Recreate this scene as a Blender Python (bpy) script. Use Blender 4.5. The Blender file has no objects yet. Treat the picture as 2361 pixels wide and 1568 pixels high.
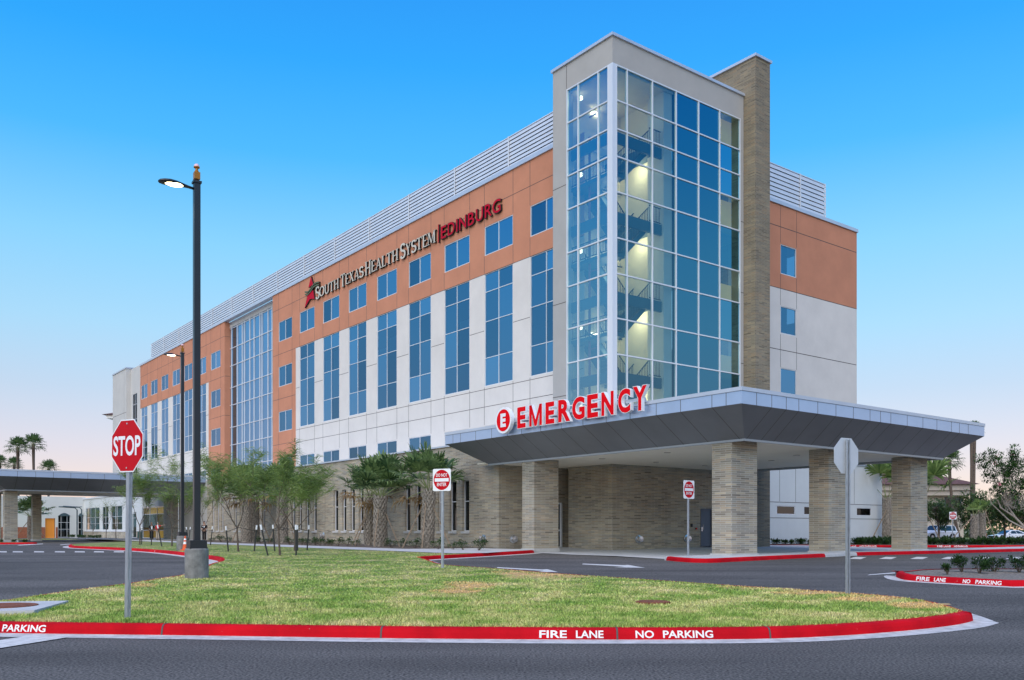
import bpy, bmesh, math, random
import numpy as np
from mathutils import Vector, Matrix
random.seed(7); np.random.seed(7)
R = math.radians
sc = bpy.context.scene
COL = sc.collection
# ------------------------------------------------------------------ camera, sky, sun, exposure
F, CX, HY, H = 2050., 1180.5, 1221., 1.45          # camera constants measured from the photograph (2361 px wide)
cam = bpy.data.cameras.new('camera'); co = bpy.data.objects.new('camera', cam); COL.objects.link(co)
co.location = (0, 0, H); co.rotation_euler = (R(90), 0, 0)
cam.sensor_width = 36; cam.lens = F/2361*36; cam.shift_y = (HY-784)/2361
cam.clip_start = .1; cam.clip_end = 5000
sc.camera = co
SUN_EL, SUN_AZ = R(48), R(200)                      # azimuth measured from +Y towards +X: behind the camera
w = bpy.data.worlds.new('World'); sc.world = w; w.use_nodes = True
nt = w.node_tree; nt.nodes.clear()
def N(t, x=0, **k):
    n = nt.nodes.new(t)
    for a, b in k.items(): setattr(n, a, b)
    return n
out = N('ShaderNodeOutputWorld'); add = N('ShaderNodeAddShader'); b1 = N('ShaderNodeBackground'); b2 = N('ShaderNodeBackground')
sky = N('ShaderNodeTexSky', sky_type='NISHITA', sun_disc=False, sun_elevation=R(4), sun_rotation=SUN_AZ)
b1.inputs[1].default_value = .05; sky.air_density = .6; sky.dust_density = .3
tc = N('ShaderNodeTexCoord'); sp = N('ShaderNodeSeparateXYZ'); cr = N('ShaderNodeValToRGB')
nt.links.new(tc.outputs['Generated'], sp.inputs[0]); nt.links.new(sp.outputs[2], cr.inputs[0])
def srgb(r, g, b, a=1):
    f = lambda c: (c/255)/12.92 if c <= 10 else (((c/255)+.055)/1.055)**2.4
    return (f(r), f(g), f(b), a)
stops = [(0, (244,200,184)), (.035, (236,205,200)), (.085, (217,206,218)), (.145, (189,206,228)), (.21, (165,213,243)), (.29, (132,207,250)), (.38, (62,182,253)), (.46, (14,164,253)), (.54, (0,146,246)), (.75, (0,112,225)), (1, (0,90,200))]
e = cr.color_ramp.elements
e[0].position, e[0].color = stops[0][0], srgb(*stops[0][1]); e[1].position, e[1].color = 1, srgb(*stops[-1][1])
for p, c in stops[1:-1]:
    q = e.new(p); q.color = srgb(*c)
b2.inputs[1].default_value = .94
nt.links.new(sky.outputs[0], b1.inputs[0]); nt.links.new(cr.outputs[0], b2.inputs[0])
nt.links.new(b1.outputs[0], add.inputs[0]); nt.links.new(b2.outputs[0], add.inputs[1]); nt.links.new(add.outputs[0], out.inputs[0])
sl = bpy.data.lights.new('sun', 'SUN'); so = bpy.data.objects.new('sun', sl); COL.objects.link(so)
sl.energy = 3.4; sl.angle = R(75); sl.color = (1, .93, .845)
d = Vector((math.sin(SUN_AZ)*math.cos(SUN_EL), math.cos(SUN_AZ)*math.cos(SUN_EL), math.sin(SUN_EL)))
so.rotation_euler = d.to_track_quat('Z', 'Y').to_euler()
vs = sc.view_settings; sc.display_settings.display_device = 'sRGB'
vs.view_transform = 'Standard'; vs.look = 'None'; vs.exposure = 0.0; vs.gamma = 1; vs.use_curve_mapping = False
sc.cycles.max_bounces = 8; sc.cycles.transparent_max_bounces = 24
# ------------------------------------------------------------------ coordinates
A = math.atan2(2050, 2676); CA, SA = math.cos(A), math.sin(A)   # the building is turned by A: u along its right face, v along its long face
def W(u, v, z=0): return Vector((CA*u-SA*v, SA*u+CA*v, z))
def pu(x, y, u):
    m, n = (x-CX)/F, (HY-y)/F; Y = u/(CA*m+SA); X = m*Y
    return -SA*X+CA*Y, H+n*Y
def pv(x, y, v):
    m, n = (x-CX)/F, (HY-y)/F; Y = v/(CA-SA*m); X = m*Y
    return CA*X+SA*Y, H+n*Y
def zr(Y): return .25*min(1, max(0, (Y-13)/20.)) - (.3*min(1, max(0, (Y-102)/16.)) if Y > 102 else 0)
def pg(x, y, dz=0):                                  # a point on the road (or dz above it)
    Y = 20.
    for i in range(60): Y = .5*Y+.5*(H-zr(Y)-dz)*F/(y-HY)
    return ((x-CX)/F*Y, Y)
def toxy(u, v): p = W(u, v); return (p.x, p.y)
def touv(x, y): return CA*x+SA*y, -SA*x+CA*y
# ------------------------------------------------------------------ materials
MT = {}
def _nodes(name):
    m = bpy.data.materials.new(name); m.use_nodes = True; t = m.node_tree
    return m, t, t.nodes['Principled BSDF']
def pm(name, col, rough=.6, var=0., scale=3., bump=0., metal=0., spec=.5, col2=None, detail=4., bscale=None, stretch=None, emit=None, es=0, coat=0):
    m, t, b = _nodes(name)
    b.inputs['Roughness'].default_value = rough; b.inputs['Metallic'].default_value = metal
    b.inputs['Specular IOR Level'].default_value = spec; b.inputs['Coat Weight'].default_value = coat
    b.inputs['Base Color'].default_value = (*col, 1)
    if var or col2 or bump:
        tx = t.nodes.new('ShaderNodeTexCoord'); mp = t.nodes.new('ShaderNodeMapping'); t.links.new(tx.outputs['Object'], mp.inputs[0])
        if stretch: mp.inputs['Scale'].default_value = stretch
    if var or col2:
        n = t.nodes.new('ShaderNodeTexNoise'); n.inputs['Scale'].default_value = scale; n.inputs['Detail'].default_value = detail
        n.inputs['Roughness'].default_value = .65
        t.links.new(mp.outputs[0], n.inputs['Vector'])
        r = t.nodes.new('ShaderNodeValToRGB'); t.links.new(n.outputs['Fac'], r.inputs[0])
        c2 = col2 or tuple(c*(1+var) for c in col); c1 = col if col2 else tuple(c*(1-var) for c in col)
        r.color_ramp.elements[0].position = .32; r.color_ramp.elements[1].position = .68
        r.color_ramp.elements[0].color = (*c1, 1); r.color_ramp.elements[1].color = (*c2, 1)
        t.links.new(r.outputs[0], b.inputs['Base Color'])
    if bump:
        n2 = t.nodes.new('ShaderNodeTexNoise'); n2.inputs['Scale'].default_value = bscale or scale*8; n2.inputs['Detail'].default_value = 3
        t.links.new(mp.outputs[0], n2.inputs['Vector'])
        bp = t.nodes.new('ShaderNodeBump'); bp.inputs['Strength'].default_value = bump; bp.inputs['Distance'].default_value = .02
        t.links.new(n2.outputs['Fac'], bp.inputs['Height']); t.links.new(bp.outputs[0], b.inputs['Normal'])
    if emit:
        b.inputs['Emission Color'].default_value = (*emit, 1); b.inputs['Emission Strength'].default_value = es
    MT[name] = m; return m
def brick_mat(name, cols, mortar, wd=.56, ht=.086):
    m, t, b = _nodes(name); L = t.links.new
    tx = t.nodes.new('ShaderNodeTexCoord'); s = t.nodes.new('ShaderNodeSeparateXYZ'); L(tx.outputs['Object'], s.inputs[0])
    ad = t.nodes.new('ShaderNodeMath'); L(s.outputs[0], ad.inputs[0]); L(s.outputs[1], ad.inputs[1])
    c = t.nodes.new('ShaderNodeCombineXYZ'); L(ad.outputs[0], c.inputs[0]); L(s.outputs[2], c.inputs[1])
    br = t.nodes.new('ShaderNodeTexBrick'); L(c.outputs[0], br.inputs['Vector']); br.inputs['Scale'].default_value = 1
    br.inputs['Brick Width'].default_value = wd; br.inputs['Row Height'].default_value = ht; br.inputs['Mortar Size'].default_value = .0085
    br.inputs['Mortar Smooth'].default_value = .2; br.inputs['Bias'].default_value = 0
    br.inputs['Color1'].default_value = (0, 0, 0, 1); br.inputs['Color2'].default_value = (1, 1, 1, 1); br.inputs['Mortar'].default_value = (.5, .5, .5, 1)
    cr = t.nodes.new('ShaderNodeValToRGB'); L(br.outputs['Color'], cr.inputs[0])
    n = len(cols)
    while len(cr.color_ramp.elements) < n: cr.color_ramp.elements.new(.5)
    for i, cc in enumerate(cols):
        cr.color_ramp.elements[i].position = i/(n-1); cr.color_ramp.elements[i].color = (*cc, 1)
    no = t.nodes.new('ShaderNodeTexNoise'); no.inputs['Scale'].default_value = .6; no.inputs['Detail'].default_value = 5; L(tx.outputs['Object'], no.inputs['Vector'])
    mr = t.nodes.new('ShaderNodeMapRange'); mr.inputs['From Min'].default_value = .3; mr.inputs['From Max'].default_value = .7; mr.inputs['To Min'].default_value = .78; mr.inputs['To Max'].default_value = 1.2
    L(no.outputs['Fac'], mr.inputs[0])
    mx = t.nodes.new('ShaderNodeMix'); mx.data_type = 'RGBA'; mx.blend_type = 'MULTIPLY'; mx.inputs[0].default_value = 1
    L(cr.outputs[0], mx.inputs[6]); L(mr.outputs[0], mx.inputs[7])
    m2 = t.nodes.new('ShaderNodeMix'); m2.data_type = 'RGBA'; L(br.outputs['Fac'], m2.inputs[0]); L(mx.outputs[2], m2.inputs[6]); m2.inputs[7].default_value = (*mortar, 1)
    L(m2.outputs[2], b.inputs['Base Color']); b.inputs['Roughness'].default_value = .85
    bp = t.nodes.new('ShaderNodeBump'); bp.inputs['Strength'].default_value = .6; bp.inputs['Distance'].default_value = .015; bp.invert = True
    L(br.outputs['Fac'], bp.inputs['Height']); L(bp.outputs[0], b.inputs['Normal'])
    MT[name] = m; return m
def glass_mat(name, tint, refl, ft, rough=.02):        # reflective tinted glazing: part mirror, part see-through
    m = bpy.data.materials.new(name); m.use_nodes = True; t = m.node_tree; t.nodes.clear(); L = t.links.new
    o = t.nodes.new('ShaderNodeOutputMaterial'); mx = t.nodes.new('ShaderNodeMixShader'); g = t.nodes.new('ShaderNodeBsdfGlossy'); tr = t.nodes.new('ShaderNodeBsdfTransparent')
    g.inputs['Color'].default_value = (*refl, 1); g.inputs['Roughness'].default_value = rough; tr.inputs[0].default_value = (*tint, 1)
    tx = t.nodes.new('ShaderNodeTexCoord'); n = t.nodes.new('ShaderNodeTexNoise'); n.inputs['Scale'].default_value = .35; L(tx.outputs['Object'], n.inputs['Vector'])
    bp = t.nodes.new('ShaderNodeBump'); bp.inputs['Strength'].default_value = .05; bp.inputs['Distance'].default_value = .1; L(n.outputs['Fac'], bp.inputs['Height']); L(bp.outputs[0], g.inputs['Normal'])
    lw = t.nodes.new('ShaderNodeLayerWeight'); lw.inputs[0].default_value = .35
    mr = t.nodes.new('ShaderNodeMapRange'); mr.inputs['To Min'].default_value = ft; mr.inputs['To Max'].default_value = min(1, ft+.35); L(lw.outputs['Fresnel'], mr.inputs[0])
    gm = t.nodes.new('ShaderNodeNewGeometry'); m2 = t.nodes.new('ShaderNodeMapRange'); L(gm.outputs['Random Per Island'], m2.inputs[0]); m2.inputs['To Min'].default_value = .72; m2.inputs['To Max'].default_value = 1.22
    m3 = t.nodes.new('ShaderNodeMix'); m3.data_type = 'RGBA'; m3.blend_type = 'MULTIPLY'; m3.inputs[0].default_value = 1; m3.inputs[6].default_value = (*refl, 1); L(m2.outputs[0], m3.inputs[7]); L(m3.outputs[2], g.inputs['Color'])
    L(mr.outputs[0], mx.inputs[0]); L(tr.outputs[0], mx.inputs[1]); L(g.outputs[0], mx.inputs[2]); L(mx.outputs[0], o.inputs[0])
    MT[name] = m; return m
def leaf_mat(name, c1, c2, scale=1.5):
    m, t, b = _nodes(name); L = t.links.new
    tx = t.nodes.new('ShaderNodeTexCoord'); n = t.nodes.new('ShaderNodeTexNoise'); n.inputs['Scale'].default_value = scale; n.inputs['Detail'].default_value = 6; L(tx.outputs['Object'], n.inputs['Vector'])
    gm = t.nodes.new('ShaderNodeNewGeometry'); ad = t.nodes.new('ShaderNodeMath'); ad.operation = 'MULTIPLY_ADD'; ad.inputs[1].default_value = .5; L(gm.outputs['Random Per Island'], ad.inputs[0]); 
    sb = t.nodes.new('ShaderNodeMath'); sb.operation = 'SUBTRACT'; sb.inputs[1].default_value = .25; L(n.outputs['Fac'], sb.inputs[0]); L(sb.outputs[0], ad.inputs[2])
    r = t.nodes.new('ShaderNodeValToRGB'); r.color_ramp.elements[0].position = .25; r.color_ramp.elements[1].position = .75
    r.color_ramp.elements[0].color = (*c1, 1); r.color_ramp.elements[1].color = (*c2, 1); L(ad.outputs[0], r.inputs[0]); L(r.outputs[0], b.inputs['Base Color'])
    b.inputs['Roughness'].default_value = .5; b.inputs['Specular IOR Level'].default_value = .3
    tl = t.nodes.new('ShaderNodeBsdfTranslucent'); L(r.outputs[0], tl.inputs[0]); mx = t.nodes.new('ShaderNodeMixShader'); mx.inputs[0].default_value = .3
    L(b.outputs[0], mx.inputs[1]); L(tl.outputs[0], mx.inputs[2]); L(mx.outputs[0], t.nodes['Material Output'].inputs[0])
    MT[name] = m; return m
def kerb_paint():
    m, t, b = _nodes('kerb_red_paint'); L = t.links.new
    tx = t.nodes.new('ShaderNodeTexCoord')
    def nz(s_, d_=4, ro=.6):
        n = t.nodes.new('ShaderNodeTexNoise'); n.inputs['Scale'].default_value = s_; n.inputs['Detail'].default_value = d_; n.inputs['Roughness'].default_value = ro; L(tx.outputs['Object'], n.inputs['Vector']); return n
    a, c, d_ = nz(1.3), nz(9, 8, .8), nz(.45, 3)
    r = t.nodes.new('ShaderNodeValToRGB'); L(a.outputs['Fac'], r.inputs[0]); r.color_ramp.elements[0].position = .35; r.color_ramp.elements[1].position = .7
    r.color_ramp.elements[0].color = (.40, .004, .010, 1); r.color_ramp.elements[1].color = (.60, .006, .014, 1)
    ad = t.nodes.new('ShaderNodeMath'); ad.operation = 'MULTIPLY_ADD'; ad.inputs[1].default_value = .22; L(d_.outputs['Fac'], ad.inputs[0]); L(c.outputs['Fac'], ad.inputs[2])
    k = t.nodes.new('ShaderNodeMapRange'); k.inputs['From Min'].default_value = .775; k.inputs['From Max'].default_value = .80; L(ad.outputs[0], k.inputs[0])
    mx = t.nodes.new('ShaderNodeMix'); mx.data_type = 'RGBA'; L(k.outputs[0], mx.inputs[0]); L(r.outputs[0], mx.inputs[6]); mx.inputs[7].default_value = (.50, .42, .38, 1)
    L(mx.outputs[2], b.inputs['Base Color']); b.inputs['Roughness'].default_value = .7; b.inputs['Specular IOR Level'].default_value = .06
    bp = t.nodes.new('ShaderNodeBump'); bp.inputs['Strength'].default_value = .25; bp.inputs['Distance'].default_value = .02; L(c.outputs['Fac'], bp.inputs['Height']); L(bp.outputs[0], b.inputs['Normal'])
    MT['kerb_red_paint'] = m; return m
WHITE = pm('white_stucco', (.68, .65, .605), .9, .05, .5, .25, bscale=40)
ORANGE = pm('terracotta_stucco', (.55, .235, .135), .9, .07, .5, .25, bscale=40)
GREY = pm('grey_stucco', (.40, .395, .375), .9, .05, .6, .2, bscale=40)
BRICK = brick_mat('tan_brick', [(.18, .155, .115), (.37, .325, .245), (.28, .265, .22), (.47, .40, .28), (.31, .285, .22), (.42, .33, .225), (.23, .215, .175)], (.49, .47, .42))
ALU = pm('white_aluminium', (.72, .74, .77), .4, metal=.2)
DARKGAP = pm('joint_shadow_gap', (.09, .08, .075), .9)
COPING = pm('coping_metal', (.55, .60, .68), .4, .05, 1, metal=.35)
FINB = brick_mat('tan_brick_shaded', [tuple(.52*c for c in q) for q in ((.22, .185, .12), (.43, .36, .24), (.33, .295, .21), (.54, .44, .27), (.37, .325, .22), (.49, .36, .21), (.28, .25, .18))], (.30, .27, .22))  # same tan brick, with the pillar's darker shading put into its colour
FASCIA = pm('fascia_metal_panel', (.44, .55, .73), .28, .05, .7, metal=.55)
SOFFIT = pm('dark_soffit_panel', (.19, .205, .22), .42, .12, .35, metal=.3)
RIM = pm('soffit_trim', (.38, .40, .42), .4, metal=.5)
CEIL = pm('canopy_ceiling', (.90, .83, .68), .8, .03, .4)
GLASS = glass_mat('blue_reflective_glass', (.30, .48, .62), (.135, .30, .46), .66)
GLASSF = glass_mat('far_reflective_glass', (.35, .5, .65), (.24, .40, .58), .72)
STAIRG = glass_mat('stair_tower_glass', (.62, .83, .86), (.24, .46, .60), .30)
SPAND = glass_mat('spandrel_glass', (.06, .16, .24), (.125, .32, .43), .72)
DARKG = glass_mat('dark_glass', (.10, .12, .13), (.12, .14, .16), .35)
ENTG = glass_mat('entrance_glass', (.75, .8, .8), (.2, .3, .35), .22)
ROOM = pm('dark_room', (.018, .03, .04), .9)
ROOMB = pm('blind_fabric', (.48, .66, .72), .9, .1, 2)
CREAM = pm('cream_interior', (.80, .70, .50), .8, .05, .6)
YEL = pm('yellow_interior', (.75, .48, .08), .8, .1, .8, emit=(.9, .55, .14), es=.3)
TEAL = pm('dark_steel', (.05, .09, .11), .5)
STEEL = pm('grey_stair_steel', (.16, .18, .18), .5)
PIPE = pm('red_pipe', (.30, .05, .08), .5)
CONC = pm('concrete', (.50, .50, .49), .85, .13, 1.3, .3, bscale=60)
CONCD = pm('raw_concrete_pedestal', (.20, .20, .195), .9, .35, 3.5, .4)
BLACKM = pm('black_painted_steel', (.018, .021, .027), .35, .1, 3)
GALV = pm('galvanised_steel', (.42, .46, .50), .38, .2, 25, metal=.6, stretch=(1, 1, .2))
SIGNB = pm('sign_aluminium_back', (.62, .66, .70), .38, .05, 3, metal=.5)
SRED = pm('sign_red', (.52, .004, .012), .45, .06, 2, spec=.12)
SWHITE = pm('sign_white', (.82, .84, .86), .4)
SBLACK = pm('letter_return_black', (.012, .012, .013), .5)
LRED = pm('letter_red', (.78, .002, .008), .5, spec=.08)
LCRIM = pm('letter_crimson', (.50, .002, .022), .5, spec=.08)
LIVORY = pm('letter_ivory', (.62, .58, .48), .5)
LGREEN = pm('letter_olive', (.10, .115, .045), .5)
KRED = kerb_paint()
KWHITE = pm('kerb_lettering_paint', (.80, .79, .77), .7, .08, 20)
GUTTER = pm('gutter_concrete', (.52, .51, .485), .9, .28, 5, .3, bscale=50)
MARK = pm('road_marking_paint', (.60, .585, .55), .8, .22, 9, detail=8)
SOIL = pm('mulch_soil', (.13, .10, .075), 1, .45, 9, .8, bscale=25)
CHIP = pm('wood_chip_mulch', (.20, .17, .135), 1, .75, 16, 1, bscale=24)
BARK = pm('tree_bark', (.11, .085, .065), .9, .3, 8, .5)
PBARK = pm('palm_boots', (.30, .265, .22), .9, .5, 7, .4)
PTRUNK = pm('palm_trunk_fibre', (.13, .095, .07), .95, .3, 4, .5, stretch=(1, 1, 4))
GBARK = pm('pale_bark', (.34, .30, .26), .9, .25, 6, .3)
STAKE = pm('weathered_timber', (.26, .20, .14), .9, .25, 6)
STAKED = pm('dark_stake', (.03, .032, .03), .7)
PALM = leaf_mat('palm_leaf', (.032, .078, .026), (.20, .30, .105))
PALMY = leaf_mat('young_palm_leaf', (.07, .13, .03), (.26, .36, .10))
PALMD = leaf_mat('dry_palm_leaf', (.22, .13, .05), (.42, .29, .13))
PETI = pm('palm_petiole', (.20, .24, .09), .6, .2, 4)
RETA = leaf_mat('feathery_leaf', (.09, .17, .035), (.30, .40, .12), 1.0)
SHRUB = leaf_mat('shrub_leaf', (.016, .045, .014), (.07, .14, .035), 3)
OLE = leaf_mat('oleander_leaf', (.018, .055, .018), (.10, .20, .05), 1.5)
TREEL = leaf_mat('oak_leaf', (.03, .07, .02), (.13, .20, .06), .8)
PINK = pm('pink_flower', (.45, .06, .13), .6)
ROOFT = pm('clay_roof_tile', (.13, .065, .055), .9, .3, 3, .6, bscale=6)
TANW = pm('tan_render', (.50, .43, .36), .9, .06, .6)
WINGW = pm('pale_render', (.62, .64, .63), .9, .04, .5)
REDB = pm('red_brick_plinth', (.30, .105, .06), .9, .2, 6)
BLUED = pm('blue_grey_door', (.10, .125, .17), .5)
CARW = pm('white_car_paint', (.70, .75, .82), .22, spec=.6, coat=.6)
CARB = pm('black_car_paint', (.008, .008, .01), .15, coat=.6)
CARG = pm('car_glass', (.02, .03, .04), .06, spec=.8)
RUBBER = pm('tyre_rubber', (.015, .015, .015), .8)
CHROME = pm('bright_metal', (.6, .62, .65), .25, metal=.8)
LAMPW = pm('lamp_lens_white', (.8, .8, .75), .3, emit=(1, .80, .46), es=14)
AMBER = pm('amber_brass', (.42, .16, .012), .35, metal=.3)
PINKL = pm('beacon_lens', (.85, .55, .6), .3)
DOWNL = pm('downlight', (.55, .5, .42), .4)
SCONCE = pm('stair_light_fitting', (.9, .85, .7), .4, emit=(1, .85, .55), es=10)
CONEO = pm('cone_orange', (.75, .10, .012), .5)
SKIN = pm('skin', (.38, .22, .15), .6); BLK = pm('black_cloth', (.012, .012, .014), .9); REDC = pm('red_cloth', (.5, .015, .02), .85)
KHAKI = pm('khaki_cloth', (.42, .36, .28), .9); HAIRG = pm('grey_hair', (.4, .4, .4), .8); HAIRB = pm('dark_hair', (.03, .02, .015), .7)
RUST = pm('rusty_iron', (.20, .06, .022), .8, .4, 14, .5)
def asphalt_mat():
    m, t, b = _nodes('asphalt'); L = t.links.new
    tx = t.nodes.new('ShaderNodeTexCoord')
    def noise(s, d=4, st=None):
        n = t.nodes.new('ShaderNodeTexNoise'); n.inputs['Scale'].default_value = s; n.inputs['Detail'].default_value = d
        if st:
            mp = t.nodes.new('ShaderNodeMapping'); mp.inputs['Scale'].default_value = st; L(tx.outputs['Object'], mp.inputs[0]); L(mp.outputs[0], n.inputs['Vector'])
        else: L(tx.outputs['Object'], n.inputs['Vector'])
        return n
    a = noise(34, 3); bb = noise(.28, 7, (.5, 1.6, 1)); c = noise(14, 3)
    r = t.nodes.new('ShaderNodeValToRGB'); L(a.outputs['Fac'], r.inputs[0]); r.color_ramp.elements[0].position = .30; r.color_ramp.elements[1].position = .78
    r.color_ramp.elements[0].color = (.016, .016, .016, 1); r.color_ramp.elements[1].color = (.245, .228, .205, 1)
    r2 = t.nodes.new('ShaderNodeMapRange'); L(bb.outputs['Fac'], r2.inputs[0]); r2.inputs['From Min'].default_value = .3; r2.inputs['From Max'].default_value = .7; r2.inputs['To Min'].default_value = .66; r2.inputs['To Max'].default_value = 1.25
    mx = t.nodes.new('ShaderNodeMix'); mx.data_type = 'RGBA'; mx.blend_type = 'MULTIPLY'; mx.inputs[0].default_value = 1; L(r.outputs[0], mx.inputs[6]); L(r2.outputs[0], mx.inputs[7])
    L(mx.outputs[2], b.inputs['Base Color']); b.inputs['Roughness'].default_value = .9; b.inputs['Specular IOR Level'].default_value = .15
    bp = t.nodes.new('ShaderNodeBump'); bp.inputs['Strength'].default_value = .08; bp.inputs['Distance'].default_value = .006; L(a.outputs['Fac'], bp.inputs['Height']); L(bp.outputs[0], b.inputs['Normal'])
    return m
ASPH = asphalt_mat()
def grass_mat(name, blades):
    m, t, b = _nodes(name); L = t.links.new
    tx = t.nodes.new('ShaderNodeTexCoord')
    n = t.nodes.new('ShaderNodeTexNoise'); n.inputs['Scale'].default_value = .8; n.inputs['Detail'].default_value = 8; n.inputs['Roughness'].default_value = .78; L(tx.outputs['Object'], n.inputs['Vector'])
    r = t.nodes.new('ShaderNodeValToRGB'); cs = [(.34, (.075, .155, .020)), (.46, (.17, .235, .05)), (.55, (.30, .30, .105)), (.66, (.44, .36, .19))]
    k = .95 if not blades else 1.72
    r.color_ramp.elements[0].position = cs[0][0]; r.color_ramp.elements[0].color = (*[k*c for c in cs[0][1]], 1); r.color_ramp.elements[1].position = cs[-1][0]; r.color_ramp.elements[1].color = (*[k*c for c in cs[-1][1]], 1)
    for p, c in cs[1:-1]:
        q = r.color_ramp.elements.new(p); q.color = (*[k*x for x in c], 1)
    L(n.outputs['Fac'], r.inputs[0]); src = r.outputs[0]
    if blades:
        at = t.nodes.new('ShaderNodeAttribute'); at.attribute_name = 'dry'
        mx = t.nodes.new('ShaderNodeMix'); mx.data_type = 'RGBA'; L(at.outputs['Fac'], mx.inputs[0]); L(src, mx.inputs[6]); mx.inputs[7].default_value = (.80, .50, .21, 1)
        gm = t.nodes.new('ShaderNodeNewGeometry'); mr = t.nodes.new('ShaderNodeMapRange'); L(gm.outputs['Random Per Island'], mr.inputs[0]); mr.inputs['To Min'].default_value = .5; mr.inputs['To Max'].default_value = 1.55
        m3 = t.nodes.new('ShaderNodeMix'); m3.data_type = 'RGBA'; m3.blend_type = 'MULTIPLY'; m3.inputs[0].default_value = 1; L(mx.outputs[2], m3.inputs[6]); L(mr.outputs[0], m3.inputs[7]); src = m3.outputs[2]
    L(src, b.inputs['Base Color']); b.inputs['Roughness'].default_value = .7; b.inputs['Specular IOR Level'].default_value = .2
    return m
LAWN = grass_mat('lawn_turf', False); BLADE = grass_mat('grass_blades', True)
# ------------------------------------------------------------------ mesh helpers
class MB:
    def __init__(s): s.v = []; s.f = []
    def quad(s, *p): n = len(s.v); s.v += [tuple(q) for q in p]; s.f.append(tuple(range(n, n+len(p)))); return s
    def box(s, x0, x1, y0, y1, z0, z1):
        n = len(s.v); s.v += [(x, y, z) for z in (z0, z1) for y in (y0, y1) for x in (x0, x1)]
        s.f += [tuple(n+i for i in q) for q in ((0, 2, 3, 1), (4, 5, 7, 6), (0, 1, 5, 4), (2, 6, 7, 3), (0, 4, 6, 2), (1, 3, 7, 5))]; return s
    def tube(s, path, rad, n=6, cap=True):
        path = [Vector(p) for p in path]; rad = rad if isinstance(rad, (list, tuple)) else [rad]*len(path)
        b0 = len(s.v)
        for i, p in enumerate(path):
            t = (path[min(i+1, len(path)-1)]-path[max(i-1, 0)]).normalized()
            a = t.cross(Vector((0, 0, 1)) if abs(t.z) < .9 else Vector((0, 1, 0))).normalized(); b = t.cross(a)
            for k in range(n):
                q = 2*math.pi*(k+.5)/n; s.v.append(tuple(p+rad[i]*(math.cos(q)*a+math.sin(q)*b)))
        for i in range(len(path)-1):
            for k in range(n):
                s.f.append((b0+i*n+k, b0+i*n+(k+1) % n, b0+(i+1)*n+(k+1) % n, b0+(i+1)*n+k))
        if cap:
            s.f.append(tuple(b0+k for k in reversed(range(n)))); s.f.append(tuple(b0+(len(path)-1)*n+k for k in range(n)))
        return s
    def lathe(s, prof, n=16, c=(0, 0, 0)):
        b0 = len(s.v)
        for r, z in prof:
            for k in range(n): q = 2*math.pi*k/n; s.v.append((c[0]+r*math.cos(q), c[1]+r*math.sin(q), c[2]+z))
        for i in range(len(prof)-1):
            for k in range(n): s.f.append((b0+i*n+k, b0+i*n+(k+1) % n, b0+(i+1)*n+(k+1) % n, b0+(i+1)*n+k))
        s.f.append(tuple(b0+k for k in reversed(range(n)))); s.f.append(tuple(b0+(len(prof)-1)*n+k for k in range(n))); return s
    def prism(s, poly, d0, d1, fn):                    # poly in 2-D, extruded from d0 to d1; fn maps (a,b,d) to 3-D
        n = len(s.v); k = len(poly)
        s.v += [tuple(fn(a, b, d0)) for a, b in poly]+[tuple(fn(a, b, d1)) for a, b in poly]
        s.f += [tuple(range(n, n+k)), tuple(range(n+2*k-1, n+k-1, -1))]
        s.f += [(n+i, n+(i+1) % k, n+k+(i+1) % k, n+k+i) for i in range(k)]; return s
    def add(s, v, f, fn=lambda p: p):
        n = len(s.v); s.v += [tuple(fn(p)) for p in v]; s.f += [tuple(n+i for i in q) for q in f]; return s
    def build(s, name, mat, parent=None, off=(0, 0, 0), smooth=False, fixn=True):
        me = bpy.data.meshes.new(name)
        me.from_pydata([(a-off[0], b-off[1], c-off[2]) for a, b, c in s.v], [], s.f)
        if fixn:
            bm = bmesh.new(); bm.from_mesh(me); bmesh.ops.recalc_face_normals(bm, faces=bm.faces); bm.to_mesh(me); bm.free()
        for m in (mat if isinstance(mat, list) else [mat]): me.materials.append(m)
        if smooth: me.polygons.foreach_set('use_smooth', [True]*len(me.polygons))
        o = bpy.data.objects.new(name, me); COL.objects.link(o)
        if parent: o.parent = parent
        return o
def thing(name, label, cat, loc=(0, 0, 0), rz=0, group=None):
    o = bpy.data.objects.new(name, None); COL.objects.link(o); o.location = loc; o.rotation_euler = (0, 0, rz); o.empty_display_size = .2
    return tag(o, label, cat, group)
def merge(mb, tgt, mat, off=(0, 0, 0)):                   # surface pattern (joints) goes into the mesh of the part that carries it
    bm = bmesh.new(); bm.from_mesh(tgt.data); k = len(tgt.data.materials); tgt.data.materials.append(mat)
    vs_ = [bm.verts.new((a-off[0], b-off[1], c-off[2])) for a, b, c in mb.v]
    for f in mb.f:
        q = bm.faces.new([vs_[i] for i in f]); q.material_index = k
    bm.to_mesh(tgt.data); bm.free()
def tag(o, label, cat, group=None):
    o['label'] = label; o['category'] = cat
    if group: o['group'] = group
    return o
def structure(o): o['kind'] = 'structure'; return o
def dup(o, parent=None, loc=None, rz=None, label=None, group=None, scale=None):
    c = o.copy(); COL.objects.link(c); c.parent = parent
    if parent: c.matrix_parent_inverse = o.matrix_parent_inverse
    if loc is not None: c.location = loc
    if rz is not None: c.rotation_euler = (0, 0, rz)
    if scale is not None: c.scale = scale
    if label: c['label'] = label
    if group: c['group'] = group
    for ch in KIDS(o): dup(ch, c)
    return c
def KIDS(o): return [c for c in COL.objects if c.parent == o]
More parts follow.
